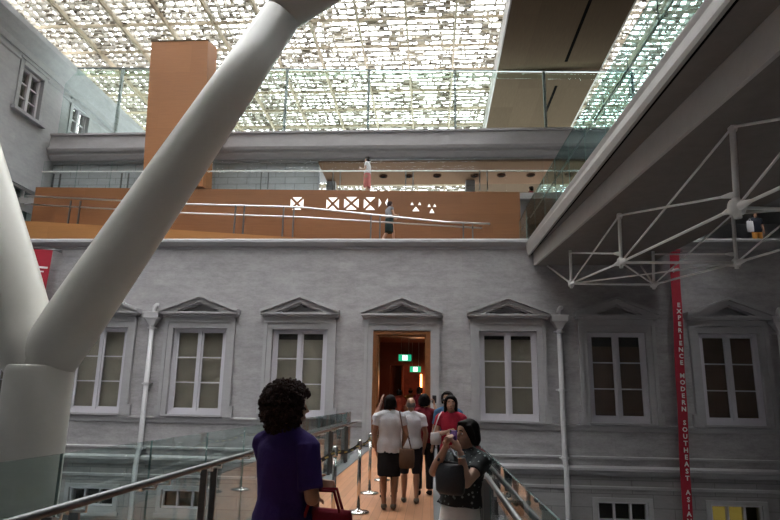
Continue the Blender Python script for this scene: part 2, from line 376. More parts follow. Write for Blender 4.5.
def exit_sign(x, y, z, w, h, label):
    e = empty('exit_sign', (x, y, z), 0, label, 'exit sign', 'green exit signs in the doorway')
    b = MB(); b.box(-w / 2, w / 2, 0, .05, 0, h); b.build('sign_face', M['exit'], e)
    p = MB(); p.box(-h * .42, h * .42, -.006, 0, .02, h - .02); p.build('pictogram_panel', M['exitw'], e)
    q = MB(); s = h                                    # running figure
    q.ell((0.04 * s, -.009, .80 * s), (.07 * s, .004, .07 * s), 8, 6)
    for a, c in (((.02, .70), (-.05, .42)), ((0, .66), (.18, .55)), ((0, .66), (-.2, .6)), ((-.05, .42), (.14, .3)), ((.14, .3), (.1, .12)), ((-.05, .42), (-.12, .28)), ((-.12, .28), (-.3, .26))):
        q.bar((a[0] * s, -.009, a[1] * s), (c[0] * s, -.009, c[1] * s), .005, .08 * s, (0, 1, 0))
    q.build('running_figure', M['exit'], e)
    r = MB(); r.tube([(-w * .3, .025, h), (-w * .3, .025, 4.0 - z)], .008, 6); r.tube([(w * .3, .025, h), (w * .3, .025, 4.0 - z)], .008, 6); r.build('hanger', M['steel'], e)
exit_sign(-.95, 22.6, 2.97, .46, .23, 'larger green exit sign hanging just inside the doorway')
exit_sign(-.66, 26.3, 2.74, .46, .23, 'smaller green exit sign deeper inside the doorway')

# downpipes
def downpipe(x, label, cut=-5.9):
    p = empty('downpipe', (x, FY - .16, -.4), 0, label, 'downpipe', 'cast downpipes on the facade'); z = lambda q: q + .4
    h = MB(); h.hexa([(-.2, -.16, z(4.24)), (.2, -.16, z(4.24)), (.2, .15, z(4.24)), (-.2, .15, z(4.24)), (-.27, -.2, z(4.30)), (.27, -.2, z(4.30)), (.27, .15, z(4.30)), (-.27, .15, z(4.30))])
    h.box(-.27, .27, -.2, .15, z(4.30), z(4.46)); h.box(-.30, .30, -.22, .15, z(4.46), z(4.51))
    h.hexa([(-.08, -.08, z(4.02)), (.08, -.08, z(4.02)), (.08, .08, z(4.02)), (-.08, .08, z(4.02)), (-.2, -.16, z(4.24)), (.2, -.16, z(4.24)), (.2, .15, z(4.24)), (-.2, .15, z(4.24))])
    h.build('hopper_head', M['pipe'], p)
    a = MB(); a.tube([(0, 0, z(4.1)), (0, 0, z(-.05)), (0.0, -.03, z(-.25)), (0, -.16, z(-.5)), (0, -.16, z(cut))], .085, 12); a.build('pipe', M['pipe'], p, True)
    e = MB(); e.tube([(0, .0, z(4.5)), (0, .0, z(4.62)), (.03, 0, z(4.72)), (.08, .03, z(4.78)), (.13, .07, z(4.78))], .075, 10); e.build('inlet_elbow', M['pipe'], p, True)
    for q in (2.0, 3.95, -.18):
        c = MB(); c.lathe([(.115, -.04), (.115, .04)], (0, 0 if q > 0 else -.02, z(q)), 14); c.box(-.17, .17, .0, .16, z(q) - .02, z(q) + .02); c.build('collar', M['pipe'], p)
downpipe(-9.95, 'pale downpipe on the left, between the column and second window')
downpipe(4.37, 'pale downpipe right of the doorway, beside the upper bridge corner')
downpipe(11.62, 'pale downpipe at the right edge of the facade')

# left wing
mb = MB(); X = -18.0
def yz_wall(mb, x0, x1, y0, y1, z0, z1, holes):
    t = MB(); wall_with_holes(t, y0, y1, z0, z1, x0, x1, holes); k0 = len(mb.v); mb.v += [(v[1], v[0], v[2]) for v in t.v]; mb.f += [tuple(k0 + i for i in f) for f in t.f]; mb.m += t.m
yz_wall(mb, X - .6, X, 6, 26.4, -6, 16.2, [(23.45, 24.9, 13.72, 15.75), (23.9, 25.9, 7.2, 10.5)])
yz_wall(mb, X - .6, X - .12, 26.4, 50, -6, 16.2, [(27.5, 28.95, 13.9, 16.0)])
struct(mb, 'wall_west', M['wing'], 'pale grey side wing with small windows at upper left', 'wall')
mb = MB()
mb.prism([(X, 15.85), (X + .06, 15.9), (X + .06, 16.05), (X, 16.1)], 'Y', 6, 26.4); mb.prism([(X - .12, 15.85), (X - .06, 15.9), (X - .06, 16.05), (X - .12, 16.1)], 'Y', 26.4, 50)
mb.prism([(X - .6, 16.2), (X + .08, 16.2), (X + .14, 16.45), (X + .3, 16.62), (X + .45, 16.85), (X + .6, 17.0), (X + .62, 17.25), (X - .6, 17.3)], 'Y', 6, 50)
struct(mb, 'trim_4', M['wing'], 'moulded cornice along the top of the side wing', 'cornice')
for i, (yc, zc, xo, zh, lab) in enumerate(((24.17, 13.72, X, 2.03, 'small white window on the side wing, nearest the left edge'), (28.22, 13.9, X - .12, 2.1, 'small white window on the side wing, cut off by the stone parapet'))):
    w = empty('window_%d' % (20 + i), (xo, yc, zc), 0, lab, 'window', None, 'structure'); a = .725
    f = MB(); f.box(-.3, -.12, -a, -a + .12, 0, zh); f.box(-.3, -.12, a - .12, a, 0, zh); f.box(-.3, -.12, -a, a, 0, .12); f.box(-.3, -.12, -a, a, zh - .12, zh); f.box(-.3, -.11, -.08, .08, 0, zh)
    for q in (.68, 1.33): f.box(-.26, -.16, -a, a, q - .03, q + .03)
    f.build('window_frame', M['white'], w)
    p = MB(); p.box(-.22, -.21, -a, a, .1, zh - .1); p.build('pane', M['pane'], w)
    d = MB(); d.box(-.55, -.5, -a, a, 0, zh); d.build('dark_room', M['darkroom'], w)
    s = MB(); s.box(-.02, .06, -a - .22, -a, -.06, zh + .22); s.box(-.02, .06, a, a + .22, -.06, zh + .22); s.box(-.02, .08, -a, a, zh, zh + .22); s.box(-.02, .12, -a - .28, a + .28, zh + .22, zh + .3)
    s.box(-.02, .2, -a - .35, a + .35, -.2, -.06); s.build('surround', M['wing'], w)
w = empty('window_22', (X, 24.9, 7.2), 0, 'tall greenish glazed opening low in the side wing beside the orange wall', 'window', None, 'structure')
f = MB(); f.box(-.25, -.1, -1, -.92, 0, 3.3); f.box(-.25, -.1, .92, 1, 0, 3.3); f.box(-.25, -.1, -1, 1, 3.2, 3.3); f.box(-.25, -.1, -.04, .04, 0, 3.2); f.build('window_frame', M['stone'], w)
p = MB(); p.box(-.2, -.19, -1, 1, 0, 3.2); p.build('pane', M['railglass'], w)
d = MB(); d.box(-.6, -.55, -1, 1, 0, 3.3); d.build('dark_room', mat('green_dark', (.09, .12, .11), .5), w)

# terrace storeys above the facade
mb = MB(); mb.box(-18, 22, FY + .5, 31, 7.0, 7.2); struct(mb, 'floor_terrace', M['concrete'], 'terrace floor on top of the facade', 'floor')
mb = MB(); mb.hexa([(-16.6, 23.5, 7.2), (3.5, 23.5, 7.2), (3.5, 23.8, 7.2), (-16.6, 23.8, 7.2), (-16.6, 23.5, 10.05), (3.5, 23.5, 9.72), (3.5, 23.8, 9.72), (-16.6, 23.8, 10.05)]); struct(mb, 'wall_terrace', M['orange'], 'long orange timber-clad wall above the facade', 'wall')
mb = MB(); mb.box(-18, 22, 23.8, 31, 9.45, 9.70); mb.box(3.5, 22, 23.5, 23.8, 9.45, 9.70); mb.box(9.6, 22, 10, 20.5, 9.45, 9.70); struct(mb, 'floor_gallery_and_shade', M['concrete'], 'upper gallery floor behind the orange wall, with an added unseen shading slab', 'floor')  # last box is an unseen slab added to shade the right facade
mb = MB(); mb.box(3.5, 22, 27.2, 27.5, 7.2, 9.45); mb.box(3.5, 3.8, 23.8, 27.2, 7.2, 9.45); struct(mb, 'wall_recess', M['concrete'], 'dark recess wall beneath the gallery at right', 'wall')
mb = MB(); mb.box(-18, -5.2, 26.5, 26.9, 9.70, 12.3); struct(mb, 'wall_gallery', M['backwall'], 'grey coursed stone wall behind the gallery railing', 'wall')
mb = MB()
mb.prism([(26.3, 12.25), (26.3, 12.32), (26.12, 12.36), (26.0, 12.5), (26.0, 12.6), (25.86, 12.66), (25.80, 12.78), (25.80, 12.86), (26.0, 12.90), (26.0, 13.48), (25.92, 13.5), (25.92, 13.6), (29.3, 13.62), (29.3, 12.25)], 'X', -18, 22)
struct(mb, 'trim_5', M['cornice'], 'heavy grey stone cornice and parapet spanning the court below the roof', 'cornice')
mb = MB(); mb.box(-5.2, 22, 26.32, 29.28, 12.14, 12.25); struct(mb, 'ceiling_gallery', planks('gallery_soffit', (.165, .105, .070), w=1.2, l=3, contrast=.04, mortar=.8, spec=0, rough=.95), 'brown panelled soffit with downlights over the gallery', 'ceiling')
for k, (x, lab) in enumerate(((-5.0, 'square grey pier at the left end of the gallery opening'), (1.9, 'square grey pier in the middle of the gallery opening'), (9.0, 'square grey pier at the right of the gallery opening'))):
    mb = MB(); mb.box(x - .22, x + .22, 28.7, 29.1, 9.70, 12.14); tag(mb.build('pier', M['backwall']), lab, 'pier')
for k, x in enumerate((-2.32, -1.09, .27, 2.06, 3.32, 4.71, 6.52)):
    dl = empty('downlight', (x, 28.0, 12.14), 0, ('recessed downlight in the gallery soffit, %s from left' % ['first', 'second', 'third', 'fourth', 'fifth', 'sixth', 'seventh'][k]), 'downlight', 'downlights in the gallery soffit')
    m_ = MB(); m_.lathe([(.2, 0), (.2, -.05), (.15, -.07)], (0, 0, 0), 16); m_.build('trim_ring', M['lens'], dl)
    m_ = MB(); m_.lathe([(.14, -.071), (.13, -.08)], (0, 0, 0), 16); m_.build('lens', M['slot'], dl)

# ramp in front of the orange wall: pale fascia, deck, two handrails
RP = [(-17.4, 8.30), (-15.7, 8.20), (-10, 7.86), (-4.9, 7.52), (.6, 7.26), (2.0, 7.22)]
mb = MB()
for (x0, z0), (x1, z1) in zip(RP, RP[1:]): mb.hexa([(x0, 22.3, 7.2), (x1, 22.3, 7.2), (x1, 23.5, 7.2), (x0, 23.5, 7.2), (x0, 22.3, z0), (x1, 22.3, z1), (x1, 23.5, z1), (x0, 23.5, z0)])
struct(mb, 'floor_ramp', M['lightwood'], 'sloping pale timber ramp along the foot of the orange wall', 'ramp')
def rz_(x):
    for (x0, z0), (x1, z1) in zip(RP, RP[1:]):
        if x0 <= x <= x1: return z0 + (z1 - z0) * (x - x0) / (x1 - x0)
    return RP[-1][1]
h = empty('handrail', (-5, 22.42, 7.52), 0, 'double steel handrail sloping down the ramp before the orange wall', 'handrail'); o = lambda x, z: (x + 5, 0, z - 7.52)
a = MB(); a.tube([o(-16.2, 9.3), o(-9.43, 8.92), o(-5.06, 8.78), o(.51, 8.17), o(2.2, 8.1)], .035, 8); a.build('top_rail', M['steel'], h, True)
a = MB(); a.tube([o(-16.2, 8.95), o(-9.39, 8.55), o(-5.04, 8.38), o(1.9, 7.93)], .03, 8); a.build('lower_rail', M['steel'], h, True)
for x in (-14.3, -13.9, -7.6, -7.25, -5.7, -5.3, -2.3, -1.95, 1.2, 1.55):
    zt = 8.78 + (8.92 - 8.78) * (-5.06 - x) / 4.37 if x < -5.06 else 8.78 - .61 * (x + 5.06) / 5.57
    a = MB(); a.box(x + 5 - .025, x + 5 + .025, -.03, .03, rz_(x) - 7.52, zt - 7.52); a.build('post', M['darksteel'], h)
# white X shapes on the orange wall, brightened by added emission
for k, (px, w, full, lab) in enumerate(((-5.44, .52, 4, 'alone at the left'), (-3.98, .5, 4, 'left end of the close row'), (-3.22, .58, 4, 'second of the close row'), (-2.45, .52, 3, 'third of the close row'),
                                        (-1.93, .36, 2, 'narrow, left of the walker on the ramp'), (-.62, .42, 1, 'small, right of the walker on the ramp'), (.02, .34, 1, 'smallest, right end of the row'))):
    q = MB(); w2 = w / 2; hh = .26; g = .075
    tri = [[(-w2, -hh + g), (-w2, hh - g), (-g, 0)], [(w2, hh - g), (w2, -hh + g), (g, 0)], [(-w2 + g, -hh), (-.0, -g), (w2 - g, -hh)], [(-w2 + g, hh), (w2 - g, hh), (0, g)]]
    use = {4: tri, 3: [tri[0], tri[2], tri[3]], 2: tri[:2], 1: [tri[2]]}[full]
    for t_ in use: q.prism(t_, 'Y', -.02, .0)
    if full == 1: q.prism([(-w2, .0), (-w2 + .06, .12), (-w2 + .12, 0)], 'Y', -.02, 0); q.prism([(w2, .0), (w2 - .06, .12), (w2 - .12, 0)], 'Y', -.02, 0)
    tag(q.build('glow_triangles', M['lit'], loc=(px, 23.5, (9.28, 9.26, 9.28, 9.26, 9.3, 9.2, 9.12)[k])), 'glowing white triangles on the orange wall, ' + lab, 'wall motif', 'glowing white triangles on the orange wall')

# tower clad in orange veneer
t = empty('lift_tower', (-11.0, 23.9, 10.0), 0, 'tall orange veneered lift tower rising behind the diagonal column arm', 'lift tower')
q = MB(); q.hexa([(-.95, -.5, 0), (1.62, -.5, 0), (1.72, .25, 0), (-.95, .25, 0), (-1.25, -.5, 6.72), (1.28, -.5, 6.72), (1.42, .25, 6.78), (-1.25, .25, 6.78)]); q.build('shaft', M['copper'], t)
q = MB(); q.box(-1.27, 1.30, -.52, .2, 6.70, 6.75); q.build('cap', M['soffit'], t)

# glass: panel with bright edges
def pane_box(parent, p0, p1, zlo, zhi, th, name='panel', m=None):
    """vertical glass panel between plan points p0 and p1 (local coordinates)"""
    a = Vector((p0[0], p0[1], 0)); b = Vector((p1[0], p1[1], 0)); d = (b - a).normalized(); nrm = Vector((-d.y, d.x, 0)) * th / 2
    z0a, z0b = zlo if isinstance(zlo, tuple) else (zlo, zlo); z1a, z1b = zhi if isinstance(zhi, tuple) else (zhi, zhi)
    vs = []
    for z_ in ((z0a, z0b), (z1a, z1b)):
        for p, zz, s in ((a, z_[0], -1), (b, z_[1], -1), (b, z_[1], 1), (a, z_[0], 1)): vs.append(p + nrm * s + Vector((0, 0, zz)))
    mb = MB(); mb.hexa(vs)
    mb.m = [1, 1, 0, 1, 0, 1]
    return mb.build(name, [m or M['railglass'], M['edge']], parent)

# gallery railing on the orange wall
g = empty('glass_balustrade', (0, 23.65, 9.86), 0, 'glass gallery railing with steel rail on top of the orange wall', 'balustrade')
for k in range(14):
    x0 = -16.5 + k * 1.5
    if x0 < 7: pane_box(g, (x0 + .005, 0), (x0 + 1.495, 0), (.20 - .0164 * (x0 + 16.6), .20 - .0164 * (x0 + 18.1)), 1.40, .016, 'panel', M['galleryglass'])
a = MB(); a.tube([(-16.6, .1, .98), (9.0, .1, .82)], .03, 8); a.build('handrail', M['whitesteel'], g, True)
for k in range(9):
    x = -15.9 + 3 * k
    for dx in (-.15, .15): a = MB(); a.box(x + dx - .02, x + dx + .02, .04, .1, .02 + .1 * (x < -4), .86); a.build('post', M['darksteel'], g)

# tall glass screen standing on the parapet
g = empty('glass_screen', (0, 26.3, 13.6), 0, 'tall green-tinted glass screen standing on the stone parapet under the roof', 'glass screen')
px = [-17.9, -15.11, -11.0, -6.92, -2.97, 1.09, 5.21, 9.2]; tz = lambda x: 3.35 - .028 * (x + 7)
for x0, x1 in zip(px, px[1:]): pane_box(g, (x0 + .02, 0), (x1 - .02, 0), .02, (tz(x0), tz(x1)), .02, 'panel', M['roofglass'])
for x in px[1:]: a = MB(); a.box(x - .05, x + .05, .03, .2, 0, tz(x)); a.build('post', M['backwall'], g)
a = MB(); a.bar((px[0], .04, tz(px[0])), (px[-1], .04, tz(px[-1])), .10, .06); a.build('head_rail', M['darksteel'], g)
a = MB(); a.bar((px[0], .12, tz(px[0]) - .22), (px[-1], .12, tz(px[-1]) - .22), .05, .24); a.build('head_fin', M['roofglass'], g)

# ------------------------------------------------------------------ roof
RZ = 17.6
mb = MB(); gx0, gx1, gy0, gy1 = -18.2, 12.0, 4.5, 50; st = 2.13
xs = [1.03 + st * k for k in range(-9, 11)]
for x in xs:
    if gx0 < x < gx1: mb.box(x - .05, x + .05, gy0, gy1, RZ, RZ + .22)
y = gy0
while y < gy1:
    mb.box(gx0, gx1, y - .03, y + .03, RZ + .06, RZ + .2); y += st
c = st / 5; ix = int((gx1 - gx0) / c); iy = int((gy1 - gy0) / c)
mb.mi = 1
for i in range(ix): mb.box(gx0 + i * c - .012, gx0 + i * c + .012, gy0, gy1, RZ + .30, RZ + .62)
for j in range(iy): mb.box(gx0, gx1, gy0 + j * c - .012, gy0 + j * c + .012, RZ + .34, RZ + .46)
struct(mb, 'ceiling_beams', [M['roofbeam'], mat('roof_fin', (.20, .185, .15), .7)], 'grid of pale beams under the glazed roof', 'roof beams')
mb = MB()
def sheet(x0, x1, y0, y1, z, tl, tx):
    v = [(x0, y0, z), (x1, y0, z + tx), (x1, y1, z + tl + tx), (x0, y1, z + tl)]
    mb.mi = 1 if R.random() < .16 else 0
    mb.hexa(v + [(q[0], q[1], q[2] + .010) for q in v])
for i in range(ix):
    for j in range(iy):
        x0 = gx0 + i * c; y0 = gy0 + j * c
        if noise.noise(Vector((i * .37, j * .37, 4))) > .34 or R.random() < .06: continue      # open lights
        along = R.random() < .7; k = R.choice((2, 3, 3, 4)); p = 0
        for q_ in range(k):
            if R.random() < .34: continue
            wd = c / k * R.uniform(.5, 1.0); off = c / k * q_ + R.uniform(-.02, .03); z = RZ + R.uniform(.48, .95); tl = R.uniform(-.10, .10)
            a0 = R.uniform(-.12, .22); a1 = c - R.uniform(-.14, .24)
            if along: sheet(x0 + a0, x0 + a1, y0 + off, y0 + off + wd, z, tl, R.uniform(-.03, .03))
            else: sheet(x0 + off, x0 + off + wd, y0 + a0, y0 + a1, z, R.uniform(-.03, .03), tl)
for _ in range(6000):
    x0 = R.uniform(gx0, gx1 - .3); y0 = R.uniform(14, gy1 - .3); z = RZ + R.uniform(.1, .3); w_ = R.uniform(.06, .30); l_ = R.uniform(.02, .06)
    mb.mi = 1; mb.box(x0, x0 + w_, y0, y0 + l_, z, z + R.uniform(.03, .10))     # small fixings below the sheets
for _ in range(2600):                                            # a looser upper layer of longer sheets, turned at random
    x0 = R.uniform(gx0, gx1 - 1); y0 = R.uniform(gy0, gy1 - 1)
    if noise.noise(Vector((x0 * .62, y0 * .62, 9))) > .22: continue
    l_ = R.uniform(.35, 1.1); w_ = R.uniform(.08, .26)
    if R.random() < .5: l_, w_ = w_, l_
    sheet(x0, x0 + l_, y0, y0 + w_, RZ + R.uniform(1.0, 1.5), R.uniform(-.05, .05), R.uniform(-.05, .05))
struct(mb, 'ceiling', [M['tile'], mat('bronze_louvre_sheet', (.11, .088, .062), .7)], 'bright translucent roof of scattered pale louvre sheets over the court', 'roof')
mb = MB(); mb.box(-18.6, 22.6, -8, gy0, RZ, RZ + .4); mb.box(gx1, 22.6, gy0, 50.5, RZ, RZ + .4)  # opaque roof put in out of view to darken right side and foreground
struct(mb, 'ceiling_shade', M['concrete'], 'unseen solid roof added around the glazed roof to darken the court', 'roof')

# brown soffit slab hanging under the roof
s = empty('roof_walkway', (5.45, 20, 16.65), 0, 'broad brown soffit slab of a high walkway below the roof', 'walkway')
q = MB(); q.box(-2.40, 2.33, -17, 25, 0, .55); q.build('slab', M['soffit'], s)
q = MB(); q.box(-2.44, -2.38, -17, 25, -.03, .75); q.box(2.31, 2.37, -17, 25, -.03, .75); q.build('edge_strip', M['bridge'], s)
for y0, y1 in ((-2, 5.6), (7.8, 10.6)): q = MB(); q.box(.55, .68, y0, y1, -.012, .02); q.build('slot', M['slot'], s)

# remaining shell so the court is closed except for its roof
mb = MB(); mb.box(-18.6, 22.6, -8, 52, -6.3, -6); struct(mb, 'floor_court', M['concrete'], 'court floor far below the bridges', 'floor')
mb = MB(); mb.box(22, 22.6, -8, 52, -6, 18); struct(mb, 'wall_east', M['facade'], 'court wall out of frame on the right', 'wall')
mb = MB(); mb.box(-18.6, 22.6, -8.6, -8, -6, 18); struct(mb, 'wall_south', M['facade'], 'court wall behind the viewer', 'wall')
mb = MB(); mb.box(-18.6, -18, -8, 6, -6, 17.5); struct(mb, 'wall_west_near', M['wing'], 'near end of the left wing wall', 'wall')
mb = MB(); mb.box(-18.6, 22.6, 50, 50.5, 7, 18); struct(mb, 'wall_far', M['stone'], 'distant wall beneath the roof', 'wall')

# ------------------------------------------------------------------ lower bridge
mb = MB(); mb.box(-1.97, .04, -7.5, FY + .5, -.08, 0); struct(mb, 'floor', M['deck'], 'orange-brown timber deck of the bridge leading to the doorway', 'floor')
mb = MB(); mb.box(-2.3, -1.97, -7.5, FY, -.5, .02); mb.box(.04, .62, -7.5, FY, -.5, .02); struct(mb, 'floor_edge', M['kerb'], 'dark grey kerb strips along both sides of the timber deck', 'kerb')
mb = MB(); mb.box(-1.97, .04, -7.5, FY, -.5, -.08); struct(mb, 'floor_slab', M['concrete'], 'bridge slab below the deck', 'floor')

def balustrade(x, side, y0, y1, zt, zr, joints, post_at, label, rail_off=.12, rail_r=.026):
    g = empty('glass_balustrade', (x, y0, 0), 0, label, 'balustrade')
    for a, b in zip(joints, joints[1:]): pane_box(g, (0, a - y0 + .004), (0, b - y0 - .004), .02, zt, .012)
    xo = -side * rail_off
    r = MB(); r.tube([(xo, 0, zr), (xo, y1 - y0, zr)], rail_r, 10); r.build('handrail', M['darksteel'], g, True)
    for y in post_at:
        for dy in (-.14, .14):
            p = MB(); p.box(-side * .045 - .03, -side * .045 + .03, y - y0 + dy - .012, y - y0 + dy + .012, .02, zr - .05); p.build('post', M['darksteel'], g)
    for y in joints[1:-1]:
        for dy in (-.13, .13):
            b = MB(); b.tube([(0, y - y0 + dy, zr - .06), (xo, y - y0 + dy, zr - .06), (xo, y - y0 + dy, zr)], .011, 8); b.tube([(-side * .02, y - y0 + dy, zr - .06), (side * .03, y - y0 + dy, zr - .06)], .026, 10)
            b.build('bracket', M['steel'], g, True)
    return g
J = [0, 1.2, 2.45, 3.7, 4.92, 6.17, 7.42, 8.67, 9.92, 11.17, 12.42, 13.67, 14.92, 16.17, 17.3]
balustrade(-2.2, -1, 0, 17.3, 1.25, .97, J, [1.2, 3.7, 6.17, 8.67, 11.17, 13.67, 16.17], 'glass balustrade with dark handrail along the left side of the deck')
J2 = [0, 1.25, 2.5, 3.75, 5.0, 6.25, 7.5, 8.75, 10, 11.25, 12.5]
balustrade(.56, 1, 0, 12.5, 1.10, .94, J2, [1.25, 3.75, 6.25, 8.75, 11.25], 'glass balustrade right of the deck, reflecting the photographing woman', .06, .022)

# ------------------------------------------------------------------ upper bridge with truss
B = empty('footbridge', (3.5, 21.4, 6.3), 0, 'large grey upper footbridge crossing overhead at right with steel truss below', 'footbridge')
O = Vector((3.5, 21.4, 6.3))
def prof(y):
    t = (FY - y)
    return dict(e1=3.33 + .0327 * t, e2=3.42 + .027 * t, wt=3.60 + .070 * t, wb=3.62 + .079 * t, rb=7.45 + .083 * t, rt=8.1 + .083 * t)
zb = lambda p: 1.6 + 4.71 * p['wt'] / p['wb']
def loft(secs):
    mb = MB(); n = len(secs[0]); vs = [Vector(p) - O for s in secs for p in s]; fs = []
    for i in range(len(secs) - 1):
        for j in range(n): fs.append((i * n + j, i * n + (j + 1) % n, (i + 1) * n + (j + 1) % n, (i + 1) * n + j))
    fs.append(tuple(range(n))); fs.append(tuple((len(secs) - 1) * n + j for j in range(n - 1, -1, -1))); mb.add(vs, fs); return mb
YS = (21.45, 3.0)
def sec(f): return [f(prof(y), y) for y in YS]
loft(sec(lambda p, y: [(p['e1'], y, 7.05), (p['e1'] + .02, y, 6.95), (p['e2'], y, 6.64), (p['e2'] + .06, y, 6.64), (p['e2'] + .1, y, 7.08), (p['e1'], y, 7.08)])).build('fascia', M['bridge'], B)
loft(sec(lambda p, y: [(p['e2'] + .06, y, 6.70), (p['e2'] + .12, y, 6.66), (p['e2'] + .12, y, 7.1), (p['e2'] + .06, y, 7.1)])).build('drip_groove', M['slot'], B)
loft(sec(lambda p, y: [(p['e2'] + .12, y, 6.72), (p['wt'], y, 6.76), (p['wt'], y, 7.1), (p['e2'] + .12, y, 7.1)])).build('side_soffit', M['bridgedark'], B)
loft(sec(lambda p, y: [(p['wt'], y, 6.76), (p['wt'], y, zb(p)), (p['wt'] + .08, y, zb(p)), (p['wt'] + .2, y, 7.1), (p['wt'], y, 7.1)])).build('side_beam', M['web'], B)
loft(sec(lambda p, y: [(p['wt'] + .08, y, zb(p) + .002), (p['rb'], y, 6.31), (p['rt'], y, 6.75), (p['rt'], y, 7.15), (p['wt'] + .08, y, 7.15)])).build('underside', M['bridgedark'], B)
S = M['whitesteel']
def rod(a, b, r=.028, name='tie_rod'): q = MB(); q.tube([Vector(a) - O, Vector(b) - O], r, 8); return q.build(name, S, B, True)
def fork(a, b, l=.42, r=.07):
    """forked end of a rod at a, pointing to b"""
    a = Vector(a) - O; d = (Vector(b) - O - a).normalized(); q = MB(); q.tube([a, a + d * l * .35, a + d * l * .6, a + d * l], [r, r, r * .8, .028], 10)
    return q.build('rod_fork', S, B, True)
def node(p, r=.10):
    q = MB(); p = Vector(p) - O; q.tube([p + Vector((-r * .9, 0, 0)), p + Vector((r * .9, 0, 0))], r * 1.15, 16); q.tube([p + Vector((0, 0, -r * 1.7)), p + Vector((0, 0, r * 1.4))], r * .6, 12)
    return q.build('node', S, B, True)
L = [((4.38, 19.2, 6.31), (4.36, 19.2, 5.22)), ((4.72, 15.17, 6.31), (4.68, 15.17, 5.0)), ((5.10, 10.03, 6.31), (5.02, 10.03, 4.78)), ((5.38, 6.2, 6.31), (5.33, 6.2, 4.6))]
Q = [((7.0, 19.4, 6.31), (6.94, 19.4, 5.24)), ((7.50, 15.2, 6.35), (7.45, 15.2, 5.0)), ((8.0, 10.5, 6.4), (7.9, 10.5, 4.8))]
for row in (L, Q):
    for i, (t_, b_) in enumerate(row):
        rr = .045 if i < 2 else .05
        q = MB(); q.tube([Vector(t_) - O, Vector(b_) - O + Vector((0, 0, -.14))], rr, 12); q.build('post', S, B, True)
        node(b_, .085 if i < 2 else .11)
        if i: node(Vector(t_) - Vector((0, 0, .12)), .06)
    for (t0, b0), (t1, b1) in zip(row, row[1:]):
        rod(b0, b1, .03, 'bottom_chord'); fork(b0, b1); fork(b1, b0)
        up = lambda t: Vector(t) - Vector((0, 0, .10))
        rod(b0, up(t1), .022); rod(up(t0), Vector(b1) + Vector((0, 0, .22)), .024); fork(Vector(b1) + Vector((0, 0, .22)), up(t0), .4, .055)
rod((4.08, 21.45, 6.27), L[0][1], .03); fork(L[0][1], (4.08, 21.45, 6.27), .3, .05)
rod((7.3, 21.45, 6.27), Q[0][1], .03)
for (a, b) in zip(L, Q): rod(a[1], b[1], .035, 'cross_strut')
rod(L[1][1], Q[0][1], .022); rod(L[0][1], Q[1][1], .022)
for k, (x, y) in enumerate(((4.66, 11.72), (4.54, 13.37), (4.45, 14.92), (4.82, 9.87))):
    for dx in (0, .16):
        q = MB(); q.lathe([(.055, .0), (.055, -.03), (.04, -.04)], Vector((x + .18 + dx, y + .05, 6.31)) - O, 12); q.build('spotlight', M['whitesteel'], B)
# upper bridge glass
g = empty('glass_balustrade', (3.4, 21.4, 7.08), 0, 'glass balustrade along the edge of the upper footbridge', 'balustrade')
ys = [21.4, 19.9, 18.4, 16.9, 15.4, 13.9, 12.4, 10.9, 9.4, 7.9, 6.4, 4.9, 3.4]
for a, b in zip(ys, ys[1:]): pane_box(g, (prof(a)['e1'] + .06 - 3.4, a - .01 - 21.4), (prof(b)['e1'] + .06 - 3.4, b + .01 - 21.4), 0.0, 1.35, .012, 'panel', M['bridgeglass'])
q = MB(); q.tube([(prof(21.4)['e1'] + .2 - 3.4, 0, .95), (prof(3.4)['e1'] + .2 - 3.4, -18, .95)], .025, 8); q.build('handrail', M['steel'], g, True)
g = empty('glass_balustrade', (3.45, 22.4, 7.2), 0, 'short glass panel closing the terrace beside the bridge landing', 'balustrade')
pane_box(g, (0, -.6), (0, 1.05), .05, 1.3, .016)
q = MB(); q.tube([(.06, -.6, .95), (.06, 1.05, .95)], .02, 8); q.build('handrail', M['steel'], g, True)

# ------------------------------------------------------------------ forked column
T = empty('forked_column', (-5.75, 9, -6), 0, 'huge white tubular steel column forking into raised arms at left', 'column'); TO = Vector((-5.75, 9, -6))
def tl(pts, r, name, n=40): q = MB(); q.tube([Vector(p) - TO for p in pts], r, n); return q.build(name, M['chain'], T, True)
def lerp(a, b, t): return Vector(a) + (Vector(b) - Vector(a)) * t
tl([(-5.85, 9, -6), (-5.85, 9, 1.90), (-5.85, 9, 1.985), (-5.85, 9, 2.0)], [.468, .468, .466, .455], 'trunk')
A0, A1 = (-5.95, 8.98, 1.75), (-2.55, 9.15, 7.95)
tl([(-5.84, 9, 1.80), (-5.80, 9, 2.0), lerp(A0, A1, .09), lerp(A0, A1, .15), lerp(A0, A1, .24), lerp(A0, A1, .45), lerp(A0, A1, .75), A1], [.36, .405, .43, .44, .435, .41, .365, .325], 'arm')
tl([A1, (-2.49, 9.15, 8.04), (-1.6, 9.2, 8.66), (-.7, 9.25, 9.3), (.5, 9.35, 10.05)], [.325, .335, .31, .29, .26], 'upper_arm')
C0, C1 = (-5.93, 9.05, 1.75), (-9.12, 9.15, 8.6)
tl([(-5.86, 9, 1.80), (-5.90, 9.0, 2.0), lerp(C0, C1, .09), lerp(C0, C1, .15), lerp(C0, C1, .25), lerp(C0, C1, .6), C1], [.36, .42, .455, .475, .485, .46, .40], 'arm')

